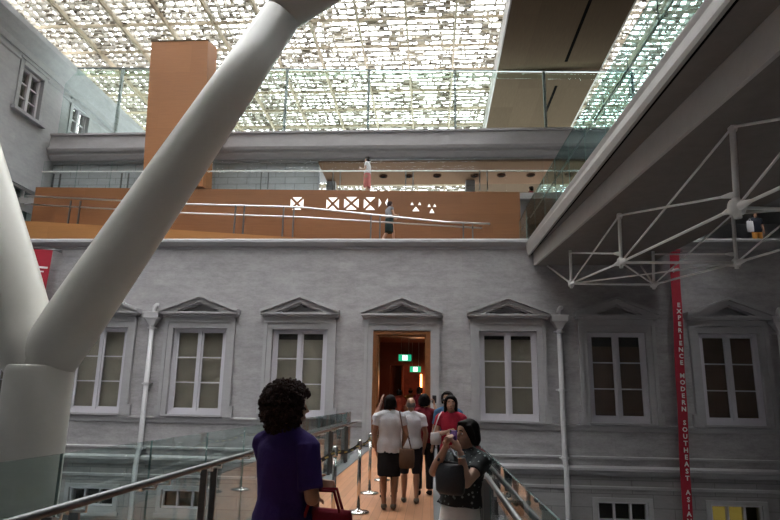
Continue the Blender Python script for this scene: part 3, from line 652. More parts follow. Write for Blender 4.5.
# ------------------------------------------------------------------ banners
def text_mesh(s, size, name, m, parent, mat4, ext=.002, space=1.0):
    c = D.curves.new(name + '_curve', 'FONT'); c.body = s; c.size = size; c.extrude = ext; c.align_x = 'CENTER'; c.align_y = 'TOP'; c.space_line = 1.02; c.offset = .006; c.space_character = space; c.resolution_u = 2
    t = D.objects.new(name + '_tmp', c); COL.objects.link(t); dg = bpy.context.evaluated_depsgraph_get()
    me = D.meshes.new_from_object(t.evaluated_get(dg)); me.name = name; D.objects.remove(t)
    me.materials.clear(); me.materials.append(m); me.transform(mat4)
    o = D.objects.new(name, me); COL.objects.link(o); o.parent = parent; return o
b = empty('vertical_banner', (8.33, 21.1, 6.75), 0, 'narrow red vertical banner with white lettering hanging down the right facade', 'banner')
q = MB(); vs = []; fs = []; N = 40
for i in range(N + 1):
    z = -.12 - 9.6 * i / N; yy = .03 * math.sin(i * .5)
    for x in (-.155, .155): vs += [(x, yy, z), (x, yy + .012, z)]
for i in range(N): a = i * 4; fs += [(a, a + 2, a + 6, a + 4), (a + 1, a + 5, a + 7, a + 3), (a, a + 4, a + 5, a + 1), (a + 2, a + 3, a + 7, a + 6)]
fs += [(0, 1, 3, 2), (N * 4, N * 4 + 2, N * 4 + 3, N * 4 + 1)]
q.add(vs, fs); q.build('cloth', M['red'], b)
q = MB(); q.tube([(-.34, .0, -.02), (.26, 0, -.02)], .03, 10); q.tube([(0, 0, -.02), (0, .38, -.02)], .02, 8); q.build('bracket', M['darksteel'], b, True)
q = MB(); q.prism([(-.2, .04), (.2, .04), (.17, -.14), (.0, -.3), (-.17, -.14)], 'Y', -.02, .02); q.build('top_sleeve', M['red'], b)
q = MB()                                                           # small white emblem: two rounded blobs
q.ell((-.07, -.012, -.70), (.05, .008, .075), 12, 8); q.ell((.06, -.012, -.67), (.06, .008, .05), 12, 8); q.bar((-.02, -.012, -.66), (.11, -.012, -.63), .01, .035, (0, 0, 1)); q.build('emblem', M['print'], b)
row = 0
for word in 'EXPERIENCE MODERN SOUTHEAST ASIAN ART'.split():
    for ch in word:
        text_mesh(ch, .20, 'letter', M['print'], b, Matrix.Translation((.04, -.036, -1.80 - .213 * row)) @ Matrix.Rotation(PI / 2, 4, 'X'), .002); row += 1
    row += 1
b.rotation_euler = (0, .036, 0)

b = empty('hanging_banner', (-14.1, 21.0, 6.75), 0, 'short red banner on a pole beside the left column arm', 'banner')
q = MB(); q.tube([(-.75, 0, .05), (.6, 0, -.05)], .02, 8); q.tube([(.3, 0, 0), (.3, .5, .0)], .02, 8); q.build('pole', M['darksteel'], b, True)
q = MB(); q.prism([(-.7, .03), (.28, -.04), (.2, -1.9), (-.7, -1.9)], 'Y', -.008, .008); q.build('cloth', M['red'], b)
q = MB(); q.bar((-.3, -.012, -.66), (.18, -.012, -.70), .008, .07); q.bar((-.25, -.012, -.82), (.05, -.012, -.84), .008, .05); q.build('print', M['print'], b)

# ------------------------------------------------------------------ queue stanchions
def stanchion(x, y, label, nxt=None):
    s = empty('stanchion', (x, y, 0), 0, label, 'stanchion', 'chrome queue stanchions along the deck')
    q = MB(); q.lathe([(.16, 0), (.165, .012), (.155, .03), (.10, .04), (.035, .05), (.03, .06)], (0, 0, 0), 28); q.build('base', M['chrome'], s, True)
    q = MB(); q.lathe([(.026, .05), (.026, .90)], (0, 0, 0), 18); q.build('pole', M['chrome'], s, True)
    q = MB(); q.lathe([(.034, .89), (.036, .90), (.036, 1.0), (.03, 1.01), (.012, 1.015)], (0, 0, 0), 18); q.build('belt_head', M['chrome'], s, True)
    if nxt:
        d = Vector((nxt[0] - x, nxt[1] - y, 0)); L_ = d.length; u = d / L_; nn = Vector((-u.y, u.x, 0)); q = MB(); K = 12; vs = []; fs = []
        for i in range(K + 1):
            t_ = i / K; p = u * (.036 + (L_ - .072) * t_); z = .95 - .05 * math.sin(PI * t_)
            for s1 in (-1, 1):
                for zz in (-.026, .026): vs.append(p + nn * .0015 * s1 + Vector((0, 0, z + zz)))
        for i in range(K): a = i * 4; fs += [(a, a + 1, a + 5, a + 4), (a + 2, a + 6, a + 7, a + 3), (a + 1, a + 3, a + 7, a + 5), (a, a + 4, a + 6, a + 2)]
        q.add(vs, fs); bo = q.build('belt', M['belt'], s)
        q = MB()
        for i in range(max(2, int(L_ / .3))):
            t_ = (i + .5) / max(2, int(L_ / .3)); p = u * (L_ * t_) + Vector((0, 0, .95 - .05 * math.sin(PI * t_)))
            for w_ in (-.05, 0, .05): q.box(*(sorted((p.x + u.x * w_ - .016, p.x + u.x * w_ + .016))), *(sorted((p.y + u.y * w_ - .012, p.y + u.y * w_ + .012))), p.z - .008, p.z + .008)
        q.build('belt_print', M['gold'], bo)
ST = [(-1.36, 6.2), (-1.2, 8.0), (-1.04, 9.35), (-1.06, 11.2)]
stanchion(*ST[0], 'chrome stanchion hidden beside the purple-shirted woman', ST[1])
stanchion(*ST[1], 'nearest visible chrome stanchion, right above the red handbag', ST[2])
stanchion(*ST[2], 'middle chrome stanchion with belts on both sides', ST[3])
stanchion(*ST[3], 'chrome stanchion next to the woman in white and black', (-.98, 13.0))
stanchion(-.98, 13.0, 'chrome stanchion mostly hidden behind the woman in white and black')

# ------------------------------------------------------------------ people
M['skin'] = mat('skin_tan', (.36, .19, .12), .5, var=.06, vscale=12)
M['skin2'] = mat('skin_light', (.46, .27, .19), .5, var=.06, vscale=12)
M['hair'] = mat('black_hair', (.011, .008, .008), .7, spec=.12)
M['hair2'] = mat('curly_dark_hair', (.030, .016, .014), .75, spec=.15)
M['grey_hair'] = mat('short_grey_hair', (.12, .10, .09), .7)
M['lip'] = mat('lips', (.30, .08, .07), .5); M['eyew'] = mat('eye_white', (.7, .68, .65), .3); M['iris'] = mat('dark_iris', (.015, .01, .01), .2)
def cloth(name, c, v=.12): return mat(name, c, .85, var=v, vscale=9, bump=.25, bscale=40, spec=.2)
CL = dict(purple=cloth('purple_cotton', (.030, .014, .10)), black=cloth('black_cloth', (.014, .014, .017)), white=cloth('white_cotton', (.62, .60, .62), .05), cream=cloth('pale_trousers', (.70, .69, .67), .06),
          maroon=cloth('maroon_cotton', (.17, .014, .022)), red=cloth('red_cotton', (.38, .02, .045)), grey=cloth('grey_knit', (.20, .20, .21)), navy=cloth('dark_navy_cloth', (.018, .02, .03)),
          pink=cloth('coral_cloth', (.62, .20, .19)), blue=cloth('blue_cloth', (.05, .12, .22)), orange=cloth('orange_cloth', (.55, .25, .06)), darkgreen=cloth('dark_teal_cloth', (.02, .035, .035)),
          brown=cloth('brown_leather', (.13, .075, .05)), shoe=cloth('grey_shoe', (.17, .16, .135)), redbag=cloth('red_leather', (.15, .008, .018)), blackbag=mat('black_leather', (.008, .010, .015), .55, bump=.2, bscale=30), rdark=cloth('brick_red_cloth', (.3, .05, .03)))
def print_cloth():
    m = mat('black_floral_print', (.012, .014, .016), .85); nt = m.node_tree; b = nt.nodes['Principled BSDF']; tc = nt.nodes.new('ShaderNodeTexCoord')
    v = nt.nodes.new('ShaderNodeTexVoronoi'); v.inputs['Scale'].default_value = 30; nt.links.new(tc.outputs['Object'], v.inputs['Vector'])
    r = nt.nodes.new('ShaderNodeValToRGB'); r.color_ramp.interpolation = 'CONSTANT'; r.color_ramp.elements[0].color = (.22, .26, .26, 1); r.color_ramp.elements[1].position = .24; r.color_ramp.elements[1].color = (.010, .013, .015, 1)
    nt.links.new(v.outputs['Distance'], r.inputs['Fac']); nt.links.new(r.outputs['Color'], b.inputs['Base Color']); return m
CL['print'] = print_cloth()

def remesh(mb, name, m, parent, voxel, smooth=2, fold=0.0, seed=0):
    o = mb.build(name, m); r = o.modifiers.new('r', 'REMESH'); r.mode = 'VOXEL'; r.voxel_size = voxel
    s = o.modifiers.new('s', 'SMOOTH'); s.iterations = smooth; s.factor = .5
    dg = bpy.context.evaluated_depsgraph_get(); me = D.meshes.new_from_object(o.evaluated_get(dg)); D.objects.remove(o)
    me.name = name; me.materials.clear(); me.materials.append(m)
    if fold:
        nr = [v.normal.copy() for v in me.vertices]
        for v, n_ in zip(me.vertices, nr):
            p = v.co; k = noise.noise(Vector((p.x * 9 + seed, p.y * 9, p.z * 5))) + .6 * noise.noise(Vector((p.x * 20, p.y * 20 + seed, p.z * 11)))
            v.co = p + n_ * fold * k
    me.polygons.foreach_set('use_smooth', [True] * len(me.polygons))
    o = D.objects.new(name, me); COL.objects.link(o); o.parent = parent; return o

def seg(a, b, n=5): return [lerp(a, b, i / (n - 1)) for i in range(n)]
def person(loc, rz, H, label, skin='skin', girth=1.0, vox=.012, pose=None, top=None, bottom=None, hair=None, shoes=None, head=(0, 0), face=False, group=None, lean=0.0, fingers=True, sleeve=.75, hem=.80, collar=False, bust=0):
    """facing local +y, right side local +x; top=(material), bottom=(kind, material, hem height), head=(yaw, pitch)"""
    P = empty('person', loc, rz, label, 'person', group); s = H / 1.65; g = girth; pose = pose or {}
    V = lambda x, y, z: Vector((x * s, y * s + max(0, z - .9) * s * lean, z * s))
    J = dict(rs=V(.175 * (.6 + .4 * g), -.01, 1.345), ls=V(-.175 * (.6 + .4 * g), -.01, 1.345), re=V(.235, -.04, 1.08), le=V(-.235, -.04, 1.08), rw=V(.235, .05, .85), lw=V(-.235, .05, .85),
             rh=V(.09, 0, .86), lh=V(-.09, 0, .86), rk=V(.095, .015, .47), lk=V(-.095, .015, .47), ra=V(.095, -.03, .085), la=V(-.095, -.03, .085))
    for k, v in pose.items():
        if k in J: J[k] = V(*v)
    b = MB(); G = lambda x, y: (x * s * g, y * s * g)
    tors = [(.80, .135, .10), (.86, .16, .115), (.93, .158, .115), (1.02, .132, .10), (1.12, .138, .105), (1.22, .152, .112), (1.30, .155, .10), (1.36, .115, .075), (1.395, .06, .055)]
    b.tube([V(0, 0, z) for z, _, _ in tors], [G(x, y) for _, x, y in tors[:-1]] + [(.06 * s, .055 * s)], 20, ref=(1, 0, 0))
    b.tube([V(0, -.005, 1.36), V(0, .005, 1.42), V(0, .015, 1.50)], [.058 * s, .05 * s, .05 * s], 14)
    for q in 'rl': b.tube([V(0, -.012, 1.40), lerp(V(0, -.012, 1.39), J[q + 's'], .5), J[q + 's'] - Vector((0, 0, .006 * s))], [.050 * s, .052 * s, .050 * s], 12)
    # head
    hr = Matrix.Rotation(head[0], 3, 'Z') @ Matrix.Rotation(head[1], 3, 'X'); hc = V(0, .02, 1.535); h3 = lambda x, y, z: hc + hr @ (Vector((x, y, z)) * s)
    b.ell(h3(0, -.012, .025), (.074 * s, .094 * s, .092 * s), 18, 12, hr); b.ell(h3(0, .022, -.045), (.056 * s, .066 * s, .066 * s), 16, 10, hr); b.ell(h3(0, .05, -.085), (.03 * s, .03 * s, .024 * s), 10, 8, hr)
    b.tube([h3(0, .082, .015), h3(0, .098, -.018), h3(0, .104, -.032)], [.009 * s, .013 * s, .016 * s], 8); b.ell(h3(0, .086, -.062), (.024 * s, .012 * s, .012 * s), 10, 6, hr)
    for sx in (-1, 1): b.ell(h3(sx * .076, -.005, -.01), (.010 * s, .018 * s, .030 * s), 8, 8, hr); b.ell(h3(sx * .036, .055, -.028), (.024 * s, .02 * s, .02 * s), 8, 6, hr)
    # arms with hands
    for q, sx in (('r', 1), ('l', -1)):
        S_, E_, W_ = J[q + 's'], J[q + 'e'], J[q + 'w']; a = (.6 + .4 * g)
        b.tube(seg(S_, E_, 5), [.056 * s * a, .054 * s * a, .048 * s * a, .042 * s * a, .040 * s * a], 12); b.ell(S_ - Vector((0, 0, .008 * s)), (.055 * s * a, .052 * s * a, .05 * s * a), 12, 8); b.ell(E_, (.04 * s * a,) * 3, 10, 8)
        b.tube(seg(E_, W_, 5), [.040 * s * a, .042 * s * a, .037 * s, .030 * s, .026 * s], 12)
        d = (W_ - E_).normalized(); pn = Vector(pose.get(q + 'palm', (-sx, .25, 0))); pn = (pn - d * pn.dot(d)).normalized(); side = d.cross(pn).normalized(); curl = pose.get(q + 'curl', .5)
        up = pose.get(q + 'bend'); hd = (Vector(up).normalized() if up else d); pn = (pn - hd * pn.dot(hd)).normalized(); side = hd.cross(pn).normalized()
        if side.dot(Vector((0, 1, 0))) < 0: side = -side
        rot = Matrix((side, pn, hd)).transposed(); b.ell(W_ + hd * .045 * s, (.036 * s, .016 * s, .054 * s), 12, 8, rot)
        if fingers:
            for fi, (o_, ln) in enumerate(((.027, .068), (.009, .078), (-.009, .072), (-.026, .055))):
                p0 = W_ + (hd * .082 + side * o_) * s; c1 = curl * .6; c2 = curl * 1.5
                p1 = p0 + (hd * math.cos(c1) + pn * math.sin(c1)) * ln * .5 * s; p2 = p1 + (hd * math.cos(c2) + pn * math.sin(c2)) * ln * .5 * s
                b.tube([p0 - hd * .03 * s, p0, p1, p2], [.0095 * s, .0095 * s, .0088 * s, .0075 * s], 8)
            t0 = W_ + (hd * .025 + side * .024) * s; t1 = t0 + (hd * .03 + side * .028 + pn * .012) * s; b.tube([t0, t1, t1 + (hd * .028 + side * .004 + pn * .014) * s], [.013 * s, .011 * s, .009 * s], 8)
        else: b.ell(W_ + hd * .1 * s, (.033 * s, .018 * s, .045 * s), 10, 8, rot)
    for q in 'rl':
        h, k, a = J[q + 'h'], J[q + 'k'], J[q + 'a']
        b.tube([h, lerp(h, k, .3), lerp(h, k, .7), k], [.088 * s * g, .082 * s * g, .062 * s, .050 * s], 14); b.tube([k, lerp(k, a, .3), lerp(k, a, .6), a], [.050 * s, .056 * s, .045 * s, .034 * s], 14)
        b.ell(k, (.05 * s,) * 3, 10, 8); b.tube([a + Vector((0, -.03 * s, -.045 * s)), a + Vector((0, .05 * s, -.05 * s)), a + Vector((0, .15 * s, -.062 * s))], [(.034 * s, .034 * s), (.038 * s, .03 * s), (.034 * s, .018 * s)], 12, ref=(1, 0, 0)); b.tube([a, a + Vector((0, 0, -.04 * s))], .035 * s, 10)
    remesh(b, 'body', M[skin], P, vox)
    # clothing
    if top:
        c = MB(); off = .016 * s
        rows = [(z, x, y) for z, x, y in tors if hem - .001 <= z <= 1.37]
        rows = [(hem, .166, .122)] + [(z, x + .006 + .012 * max(0, (1.25 - z)), y + .004) for z, x, y in rows if z > hem + .03]
        c.tube([V(0, bust * (1 if 1.1 < z < 1.3 else 0), z) for z, _, _ in rows] + [V(0, -.002, 1.405 if not collar else 1.43)], [(x * s * g + off, y * s * g + off) for _, x, y in rows] + [(.068 * s, .064 * s)], 24, ref=(1, 0, 0))
        for q in 'rl':
            S_, E_, W_ = J[q + 's'], J[q + 'e'], J[q + 'w']; a = (.6 + .4 * g)
            c.tube([V(0, -.012, 1.385), lerp(V(0, -.012, 1.38), S_, .5), S_ - Vector((0, 0, .008 * s))], [.066 * s, .066 * s, .062 * s * a], 14)
            c.ell(S_ - Vector((0, 0, .008 * s)), (.066 * s * a, .062 * s * a, .058 * s * a), 12, 8); f = min(sleeve, 1.0)
            c.tube(seg(S_, lerp(S_, E_, f), 4), [.070 * s * a, .068 * s * a, .064 * s * a, .066 * s * a], 14)
            if sleeve > 1: c.ell(E_, (.056 * s * a,) * 3, 10, 8); c.tube(seg(E_, lerp(E_, W_, sleeve - 1), 4), [.056 * s * a, .054 * s, .048 * s, .042 * s], 14)
        remesh(c, 'shirt', CL[top], P, max(vox * 1.0, .010), 2, .006 * s, rz * 7 + H)
    if bottom:
        kind, m_, zh = bottom; c = MB()
        if kind == 'skirt':
            c.tube([V(0, 0, zh), V(0, 0, (zh + .86) / 2), V(0, 0, .86), V(0, 0, .95), V(0, 0, 1.03)], [G(.165, .135), G(.172, .138), G(.172, .130), G(.162, .122), G(.142, .112)], 22, ref=(1, 0, 0))
        else:
            c.tube([V(0, 0, .78), V(0, 0, .86), V(0, 0, .95), V(0, 0, 1.03)], [G(.150, .12), G(.174, .130), G(.166, .124), G(.146, .114)], 20, ref=(1, 0, 0))
            for q in 'rl':
                h, k, a = J[q + 'h'], J[q + 'k'], J[q + 'a']; zk = k.z / s
                if zh >= zk: e = lerp(h, k, (h.z / s - zh) / max(.05, h.z / s - zk)); c.tube([h, lerp(h, e, .5), e], [.104 * s * g, .098 * s * g, .092 * s], 14)
                else: e = lerp(k, a, min(1.0, (zk - zh) / max(.05, zk - a.z / s))); c.tube([h, lerp(h, k, .5), k, lerp(k, e, .5), e], [.102 * s * g, .088 * s * g, .070 * s, .066 * s, .060 * s], 14)
        remesh(c, 'skirt' if kind == 'skirt' else ('shorts' if kind == 'shorts' else 'trousers'), CL[m_], P, max(vox, .012), 2, .005 * s, H * 3)
    for q in 'rl':
        if not shoes: break
        a = J[q + 'a']; c = MB(); c.tube([a + Vector((0, -.055 * s, -.05 * s)), a + Vector((0, 0, -.035 * s)), a + Vector((0, .07 * s, -.05 * s)), a + Vector((0, .165 * s, -.062 * s)), a + Vector((0, .19 * s, -.066 * s))], [(.03 * s, .03 * s), (.045 * s, .048 * s), (.046 * s, .032 * s), (.042 * s, .021 * s), (.02 * s, .012 * s)], 14, ref=(1, 0, 0))
        c.build('shoe', CL[shoes], P, True)
    if hair:
        kind, hm = hair; c = MB()
        if kind == 'short':
            c.ell(h3(0, -.022, .012), (.078 * s, .088 * s, .070 * s), 16, 10, hr)
        else:
            c.ell(h3(0, -.024, .040), (.086 * s, .096 * s, .088 * s), 18, 12, hr)
            dn = {'bob': -.09, 'long': -.2, 'curly': -.07}[kind]
            c.tube([h3(0, -.055, .04), h3(0, -.062, (dn) * .5), h3(0, -.055, dn)], [(.086 * s, .058 * s), (.088 * s, .052 * s), (.075 * s, .036 * s)], 16, ref=hr @ Vector((1, 0, 0)))
            for sx in (-1, 1): c.tube([h3(sx * .058, .03, .075), h3(sx * .080, .012, .01), h3(sx * .080, -.012, dn * .8)], [(.026 * s), (.026 * s), (.022 * s)], 10)
            c.ell(h3(.0, .040, .088), (.062 * s, .036 * s, .026 * s), 12, 8, hr)
            if kind == 'curly': c.ell(h3(0, -.036, .02), (.116 * s, .112 * s, .125 * s), 18, 12, hr)
        ho = remesh(c, 'hair', M[hm], P, max(.008, vox * .8), 2, .0055, 3)
        if kind == 'curly':
            c = MB(); rr = random.Random(3)
            for i in range(1500):
                v = Vector((rr.gauss(0, 1), rr.gauss(0, 1), rr.gauss(0, 1))).normalized()
                if v.y > .45 and v.z < .45: continue
                v = v * rr.choice((.93, 1.0, 1.06, 1.14)); p = Vector((v.x * .118, -.038 + v.y * .118, .008 + v.z * (.118 if v.z > 0 else .155)))
                t1 = (Vector((rr.gauss(0, 1), rr.gauss(0, 1), rr.gauss(0, 1) - .5)).normalized() + v * rr.uniform(-.2, .7)).normalized(); l_ = rr.uniform(.025, .06); pts = []
                for k in range(5):
                    u = k / 4; pts.append(h3(*(p + v * (.026 * math.sin(u * PI) - .006) + t1 * l_ * (u - .5))))
                c.tube(pts, [.004 * s, .0065 * s, .007 * s, .006 * s, .003 * s], 5)
            c.build('curls', M[hm], ho, True)
    if face:
        for sx in (-1, 1):
            c = MB(); c.ell(h3(sx * .031, .073, .008), (.014 * s, .008 * s, .0075 * s), 10, 8, hr); eo = c.build('eye', M['eyew'], P, True)
            c = MB(); c.ell(h3(sx * .031, .0795, .008), (.0065 * s, .003 * s, .0065 * s), 10, 6, hr); c.build('iris', M['iris'], eo, True)
            c = MB(); c.tube([h3(sx * .048, .072, .028), h3(sx * .032, .084, .034), h3(sx * .014, .084, .030)], .0038 * s, 6); c.build('eyebrow', M['hair'], P, True)
        c = MB(); c.tube([h3(-.023, .082, -.063), h3(-.008, .098, -.060), h3(.008, .098, -.060), h3(.023, .082, -.063)], [.002 * s, .0055 * s, .0055 * s, .002 * s], 8); c.build('lips', M['lip'], P, True)
    return P, J, s

def world(P, v): return Vector(P.location) + Matrix.Rotation(P.rotation_euler.z, 3, 'Z') @ Vector(v)
def strap(mb, pts, w=.03, t=.006): mb.tube(pts, [(w / 2, t / 2)] * len(pts), 8)
def bag(name, loc, rz, w, h, d, m, label, cat, handles=(), tall=.2, flap=False):
    e = empty(name, loc, rz, label, cat); q = MB()
    q.tube([(0, 0, 0), (0, 0, .02), (0, 0, h * .5), (0, 0, h * .92), (0, 0, h)], [(w * .40, d * .40), (w * .47, d * .5), (w * .5, d * .5), (w * .47, d * .3), (w * .45, d * .2)], 24, ref=(1, 0, 0))
    q.build('bag_body', m, e, True, .0)
    if flap: q = MB(); q.tube([(0, -d * .46, h * .45), (0, -d * .40, h * .95), (0, 0, h * 1.03)], [(w * .44, .012), (w * .48, .012), (w * .46, .012)], 16, ref=(1, 0, 0)); q.build('flap', m, e, True)
    R_ = Matrix.Rotation(-rz, 3, 'Z')
    for pts in handles:
        q = MB(); q.tube([R_ @ (Vector(p) - Vector(loc)) for p in pts], .009, 8); q.build('handle', m, e, True)
    return e
def phone(loc, rz, tilt, w, h, m, label, screen=True, cat='phone'):
    e = empty('phone', loc, rz, label, cat); q = MB(); q.box(-w / 2, w / 2, -.005, .005, -h / 2, h / 2); q.build('phone_body', m, e, False, .002)
    q = MB(); q.box(-w * .45, w * .45, -.0065, -.005, -h * .42, h * .42); q.build('screen', M['black'], e)
    q = MB(); q.tube([(w * .28, .005, h * .36), (w * .28, .008, h * .36)], w * .09, 12); q.build('camera_lens', M['black'], e); return e

D2R = PI / 180
# foreground woman in purple, seen from behind
P1, J1, s1 = person((-.845, 3.72, 0), -32 * D2R, 1.665, 'woman in purple blouse with curly dark hair, seen from behind in foreground', girth=1.13, vox=.0075,
    pose=dict(rs=(.18, -.02, 1.33), ls=(-.18, -.02, 1.33), re=(.245, -.035, 1.055), rw=(.07, .17, 1.01), rpalm=(0, 0, -1), rcurl=1.1, le=(-.20, .10, 1.12), lw=(-.04, .26, 1.08)), top='purple', bottom=('trousers', 'black', .1), hair=('curly', 'hair2'), shoes='black', head=(-.45, -.05), sleeve=.86, hem=.74, collar=True)
fm = world(P1, lerp(J1['re'], J1['rw'], .32))
zb = .735; bx, by = fm.x + .085, fm.y
bag('handbag', (bx, by, zb), -20 * D2R, .34, .26, .13, CL['redbag'], 'dark red leather handbag hanging from the arm of the woman in purple', 'handbag',
    [[(bx + a, by + c, zb + .22), (bx + a * .5, by + c, zb + .36), (fm.x, fm.y + c * .4, fm.z + .045), (bx - a * .9, by + c, zb + .34), (bx - a * 1.3, by + c, zb + .22)] for a, c in ((.09, -.05), (.09, .05))])

# woman taking a photograph at the right
P2, J2_, s2 = person((.200, 4.62, 0), 140 * D2R, 1.462, 'woman in black printed blouse raising a purple camera beside the right railing', girth=1.06, vox=.0075, skin='skin2', lean=-.2,
    pose=dict(re=(.12, .24, 1.25), rw=(-.03, .31, 1.46), le=(-.17, .19, 1.19), lw=(-.15, .28, 1.42), rcurl=1.0, lcurl=1.1, rpalm=(-1, .1, .2), lpalm=(1, .1, .2), rbend=(-.5, .4, .9), lbend=(.35, .3, .9)),
    top='print', bottom=('trousers', 'cream', .1), hair=('bob', 'hair'), shoes='black', head=(-.28, -.02), face=True, sleeve=.55, hem=.99, bust=.02)
cm = (world(P2, J2_['rw']) + world(P2, J2_['lw'])) / 2
phone((cm.x, cm.y, cm.z + .09), 110 * D2R, 0, .11, .065, mat('purple_camera', (.16, .06, .36), .3), 'small purple camera held up by the woman in black printed blouse', cat='camera')
c_ = world(P2, (-.045, .16, .975)); s_r = world(P2, J2_['rs'] + Vector((0, .03, .06))); s_l = world(P2, (.02, .16, 1.18))
bag('shoulder_bag', c_, 140 * D2R, .25, .20, .11, CL['blackbag'], 'black leather bag across the front of the photographing woman', 'handbag', [[c_ + Vector((-.08, 0, .22)), lerp(c_, s_r, .75) + Vector((-.03, -.06, .05)), s_r + Vector((0, 0, .01)), s_r + Vector((.06, .06, -.05))], [c_ + Vector((.10, 0, .22)), lerp(c_, s_r, .72) + Vector((.05, -.07, .04)), s_r + Vector((.03, 0, .015))]], flap=True)
w_ = world(P2, lerp(J2_['le'], J2_['lw'], .84)); q = MB(); dd = (J2_['lw'] - J2_['le']).normalized(); dd = Matrix.Rotation(140 * D2R, 3, 'Z') @ dd
q.tube([-dd * .009, dd * .009], .033, 16); tag(q.build('bracelet', M['chrome'], None, True, loc=w_), 'pale bracelet on the wrist of the photographing woman', 'bracelet')

# group before the doorway
P3, J3, s3 = person((-.63, 9.75, 0), 4 * D2R, 1.66, 'woman in white shirt and black skirt seen from behind, shoulder bag at right', girth=1.06, pose=dict(le=(-.235, -.02, 1.08), lw=(-.20, .02, .83), re=(.25, -.02, 1.08), rw=(.20, .14, .90), la=(-.07, -.02, .085), ra=(.07, -.03, .085)),
    top='white', bottom=('skirt', 'black', .47), hair=('bob', 'hair'), shoes='shoe', head=(.1, .0), sleeve=.55, hem=.80)
b_ = Vector((-.36, 9.62, .60)); sh = world(P3, J3['rs'] + Vector((-.03, 0, .07)))
bag('shoulder_bag', b_, 10 * D2R, .24, .28, .10, CL['brown'], 'brown leather shoulder bag on the woman in white shirt', 'handbag', [[b_ + Vector((-.07, 0, .26)), lerp(b_, sh, .5) + Vector((0, -.09, .12)), sh + Vector((0, -.05, 0)), sh + Vector((0, .02, .01)), lerp(b_, sh, .5) + Vector((.05, .10, .12)), b_ + Vector((.07, .02, .26))]])
P4, J4, s4 = person((-.33, 10.4, 0), 2 * D2R, 1.63, 'balding man in white t-shirt and dark shorts seen from behind', girth=1.1, pose=dict(re=(.25, -.03, 1.08), rw=(.22, .04, .83), le=(-.25, -.02, 1.08), ra=(.10, -.05, .085), la=(-.10, .02, .085)),
    top='white', bottom=('shorts', 'navy', .44), hair=('short', 'grey_hair'), shoes='shoe', head=(0, .0), sleeve=.6, hem=.84)
P5, J5, s5 = person((-.12, 11.25, 0), 8 * D2R, 1.70, 'person in maroon shirt and dark trousers holding up a phone before the doorway', pose=dict(re=(.30, .16, 1.22), rw=(.22, .30, 1.46), rbend=(-.1, .2, 1), rcurl=.9, rpalm=(-1, 0, 0)),
    top='maroon', bottom=('trousers', 'black', .1), hair=('bob', 'hair'), shoes='black', head=(-.1, .0), sleeve=1.7, hem=.84)
pw = world(P5, J5['rw']); phone((pw.x - .0, pw.y + .03, pw.z + .11), 0, 0, .075, .14, M['black'], 'black phone held up by the person in maroon')
P6, J6, s6 = person((.295, 9.4, 0), 172 * D2R, 1.67, 'woman in red top with long dark hair facing the viewer behind the photographer', skin='skin2', girth=.88, pose=dict(re=(.215, .02, 1.09), rw=(.04, .17, 1.14), le=(-.215, .03, 1.09), lw=(-.08, .19, 1.10), rpalm=(0, -1, 0), lpalm=(0, -1, 0)),
    top='red', bottom=('trousers', 'navy', .1), hair=('long', 'hair'), shoes='black', head=(.15, -.05), face=True, sleeve=.5, hem=.80)
b_ = Vector((.07, 9.3, .97)); sh = world(P6, J6['rs'] + Vector((-.03, 0, .07)))
bag('shoulder_bag', b_, 20 * D2R, .17, .17, .08, CL['white'], 'small white shoulder bag on the woman in red top', 'handbag', [[b_ + Vector((-.04, -.02, .16)), sh + Vector((-.04, -.10, -.05)), sh + Vector((0, 0, .0)), b_ + Vector((.06, .12, .2))]])
P7, J7, s7 = person((.28, 10.5, 0), 160 * D2R, 1.74, 'person in blue top standing behind the woman in red top', skin='skin', girth=.85, pose={}, top='blue', bottom=('trousers', 'black', .1), hair=('bob', 'hair'), shoes='black', face=True, fingers=False)
q = MB(); hcw = world(P7, Vector((0, .13, 1.60)))
for sx in (-1, 1): q.ell((sx * .034, 0, 0), (.028, .008, .02), 12, 8)
q.bar((-.07, 0, .008), (.07, 0, .008), .006, .006); o_ = q.build('sunglasses', M['black'], None, True, loc=hcw); o_.rotation_euler = (0, 0, 160 * D2R); tag(o_, 'dark sunglasses on the person behind the woman in red', 'sunglasses')
P8, J8, s8 = person((-.70, 10.75, 0), 12 * D2R, 1.60, 'person in white sleeves hidden ahead of the woman in white shirt, hand raised', skin='skin2', pose=dict(le=(-.25, .10, 1.32), lw=(-.14, .10, 1.60), lbend=(.2, .1, 1)), top='white', bottom=('trousers', 'black', .1), hair=('bob', 'hair'), shoes='black', sleeve=1.3)
for k, (x, y, h_, m_, lab) in enumerate(((-1.15, 23.0, 1.80, 'rdark', 'person in brick red top inside the doorway, leftmost'), (-.78, 23.9, 1.86, 'orange', 'person in orange top inside the doorway, middle'), (-.42, 22.9, 1.88, 'maroon', 'person in dark red top inside the doorway, nearest its right side'))):
    person((x, y, .17), (20 - 30 * k) * D2R, h_, lab, vox=.016, top=m_, bottom=('trousers', 'black', .1), hair=('bob' if k != 1 else 'short', 'hair'), shoes='black', fingers=False, group='visitors inside the doorway')
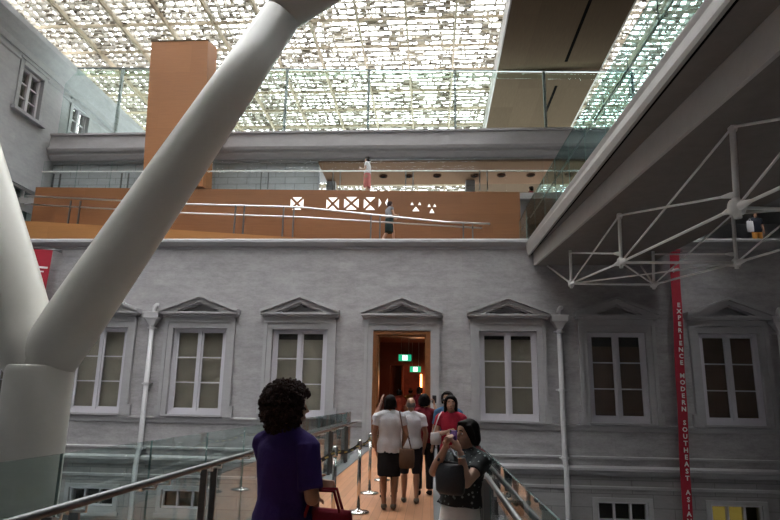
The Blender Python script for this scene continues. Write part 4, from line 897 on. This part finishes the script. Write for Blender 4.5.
# upper levels
P9, J9, s9 = person((-1.62, 22.75, rz_(-1.62)), -58 * D2R, 1.74, 'woman in grey top and dark skirt walking along the ramp looking at a phone', skin='skin2', vox=.014,
    pose=dict(rk=(.08, .14, .48), ra=(.08, .14, .085), lk=(-.08, -.06, .47), la=(-.08, -.26, .12), re=(.22, .06, 1.08), rw=(.12, .27, 1.12), le=(-.22, .02, 1.08), lw=(-.12, .22, 1.05)), girth=1.12, top='grey', bottom=('skirt', 'darkgreen', .45), hair=('bob', 'hair2'), shoes='black', head=(-.2, -.1), face=True, sleeve=.3, hem=.98)
pw = world(P9, J9['rw'] + Vector((0, .07, .05))); phone(pw, -80 * D2R, 0, .07, .13, M['black'], 'dark phone held by the woman on the ramp')
P10, J10, s10 = person((-2.66, 24.05, 9.70), 80 * D2R, 1.80, 'woman in white top and coral skirt at the upper gallery railing', skin='skin2', vox=.014, pose=dict(re=(.22, .03, 1.10), rw=(.1, .22, 1.2), le=(-.2, .05, 1.08), lw=(-.1, .24, 1.15)), top='white', bottom=('skirt', 'pink', .40), hair=('bob', 'hair'), shoes='black', sleeve=.5, hem=.95)
person((4.72, 28.0, 9.70), 60 * D2R, 1.85, 'distant person in red at the right end of the gallery', vox=.016, top='red', bottom=('trousers', 'navy', .1), hair=('bob', 'hair'), shoes='black', fingers=False)
person((12.3, 23.3, 7.2), 170 * D2R, 1.6, 'person in orange trousers standing in the dark recess at far right', vox=.016, top='navy', bottom=('trousers', 'orange', .1), hair=('bob', 'hair'), shoes='black', fingers=False, pose=dict(rw=(.3, .15, .95), re=(.27, 0, 1.1)))
bag('tote_bag', (11.95, 23.05, 7.95), 0, .26, .42, .1, CL['white'], 'white tote bag held by the person in orange trousers', 'bag', [[(11.90, 23.05, 8.32), (11.97, 23.1, 8.5), (12.03, 23.05, 8.32)]])

# ------------------------------------------------------------------ light, camera
W = D.worlds.new('overcast_sky'); bpy.context.scene.world = W; W.use_nodes = True
bg = W.node_tree.nodes['Background']; bg.inputs[0].default_value = (.965, .985, 1.0, 1); bg.inputs[1].default_value = 8.5
cam = D.cameras.new('camera'); co = D.objects.new('camera', cam); COL.objects.link(co)
A = ((0.99774665, 0.00210052, -0.06706131), (0.0649279, 0.22170501, 0.97294977), (0.01691153, -0.97511152, 0.22106905))
m3 = Matrix([[r[0], -r[1], -r[2]] for r in A])
co.matrix_world = Matrix.Translation((0, 0, 1.6)) @ m3.to_4x4()
cam.sensor_fit = 'HORIZONTAL'; cam.sensor_width = 36; cam.lens = 614.388 / 780 * 36; cam.clip_start = .05; cam.clip_end = 300
sc = bpy.context.scene; sc.camera = co
sc.view_settings.view_transform = 'Standard'; sc.view_settings.look = 'None'; sc.view_settings.gamma = 1; sc.view_settings.exposure = 1.08; sc.view_settings.use_curve_mapping = False
sc.cycles.max_bounces = 8; sc.cycles.diffuse_bounces = 5; sc.cycles.transparent_max_bounces = 24; sc.cycles.use_denoising = True; sc.cycles.sample_clamp_indirect = 6
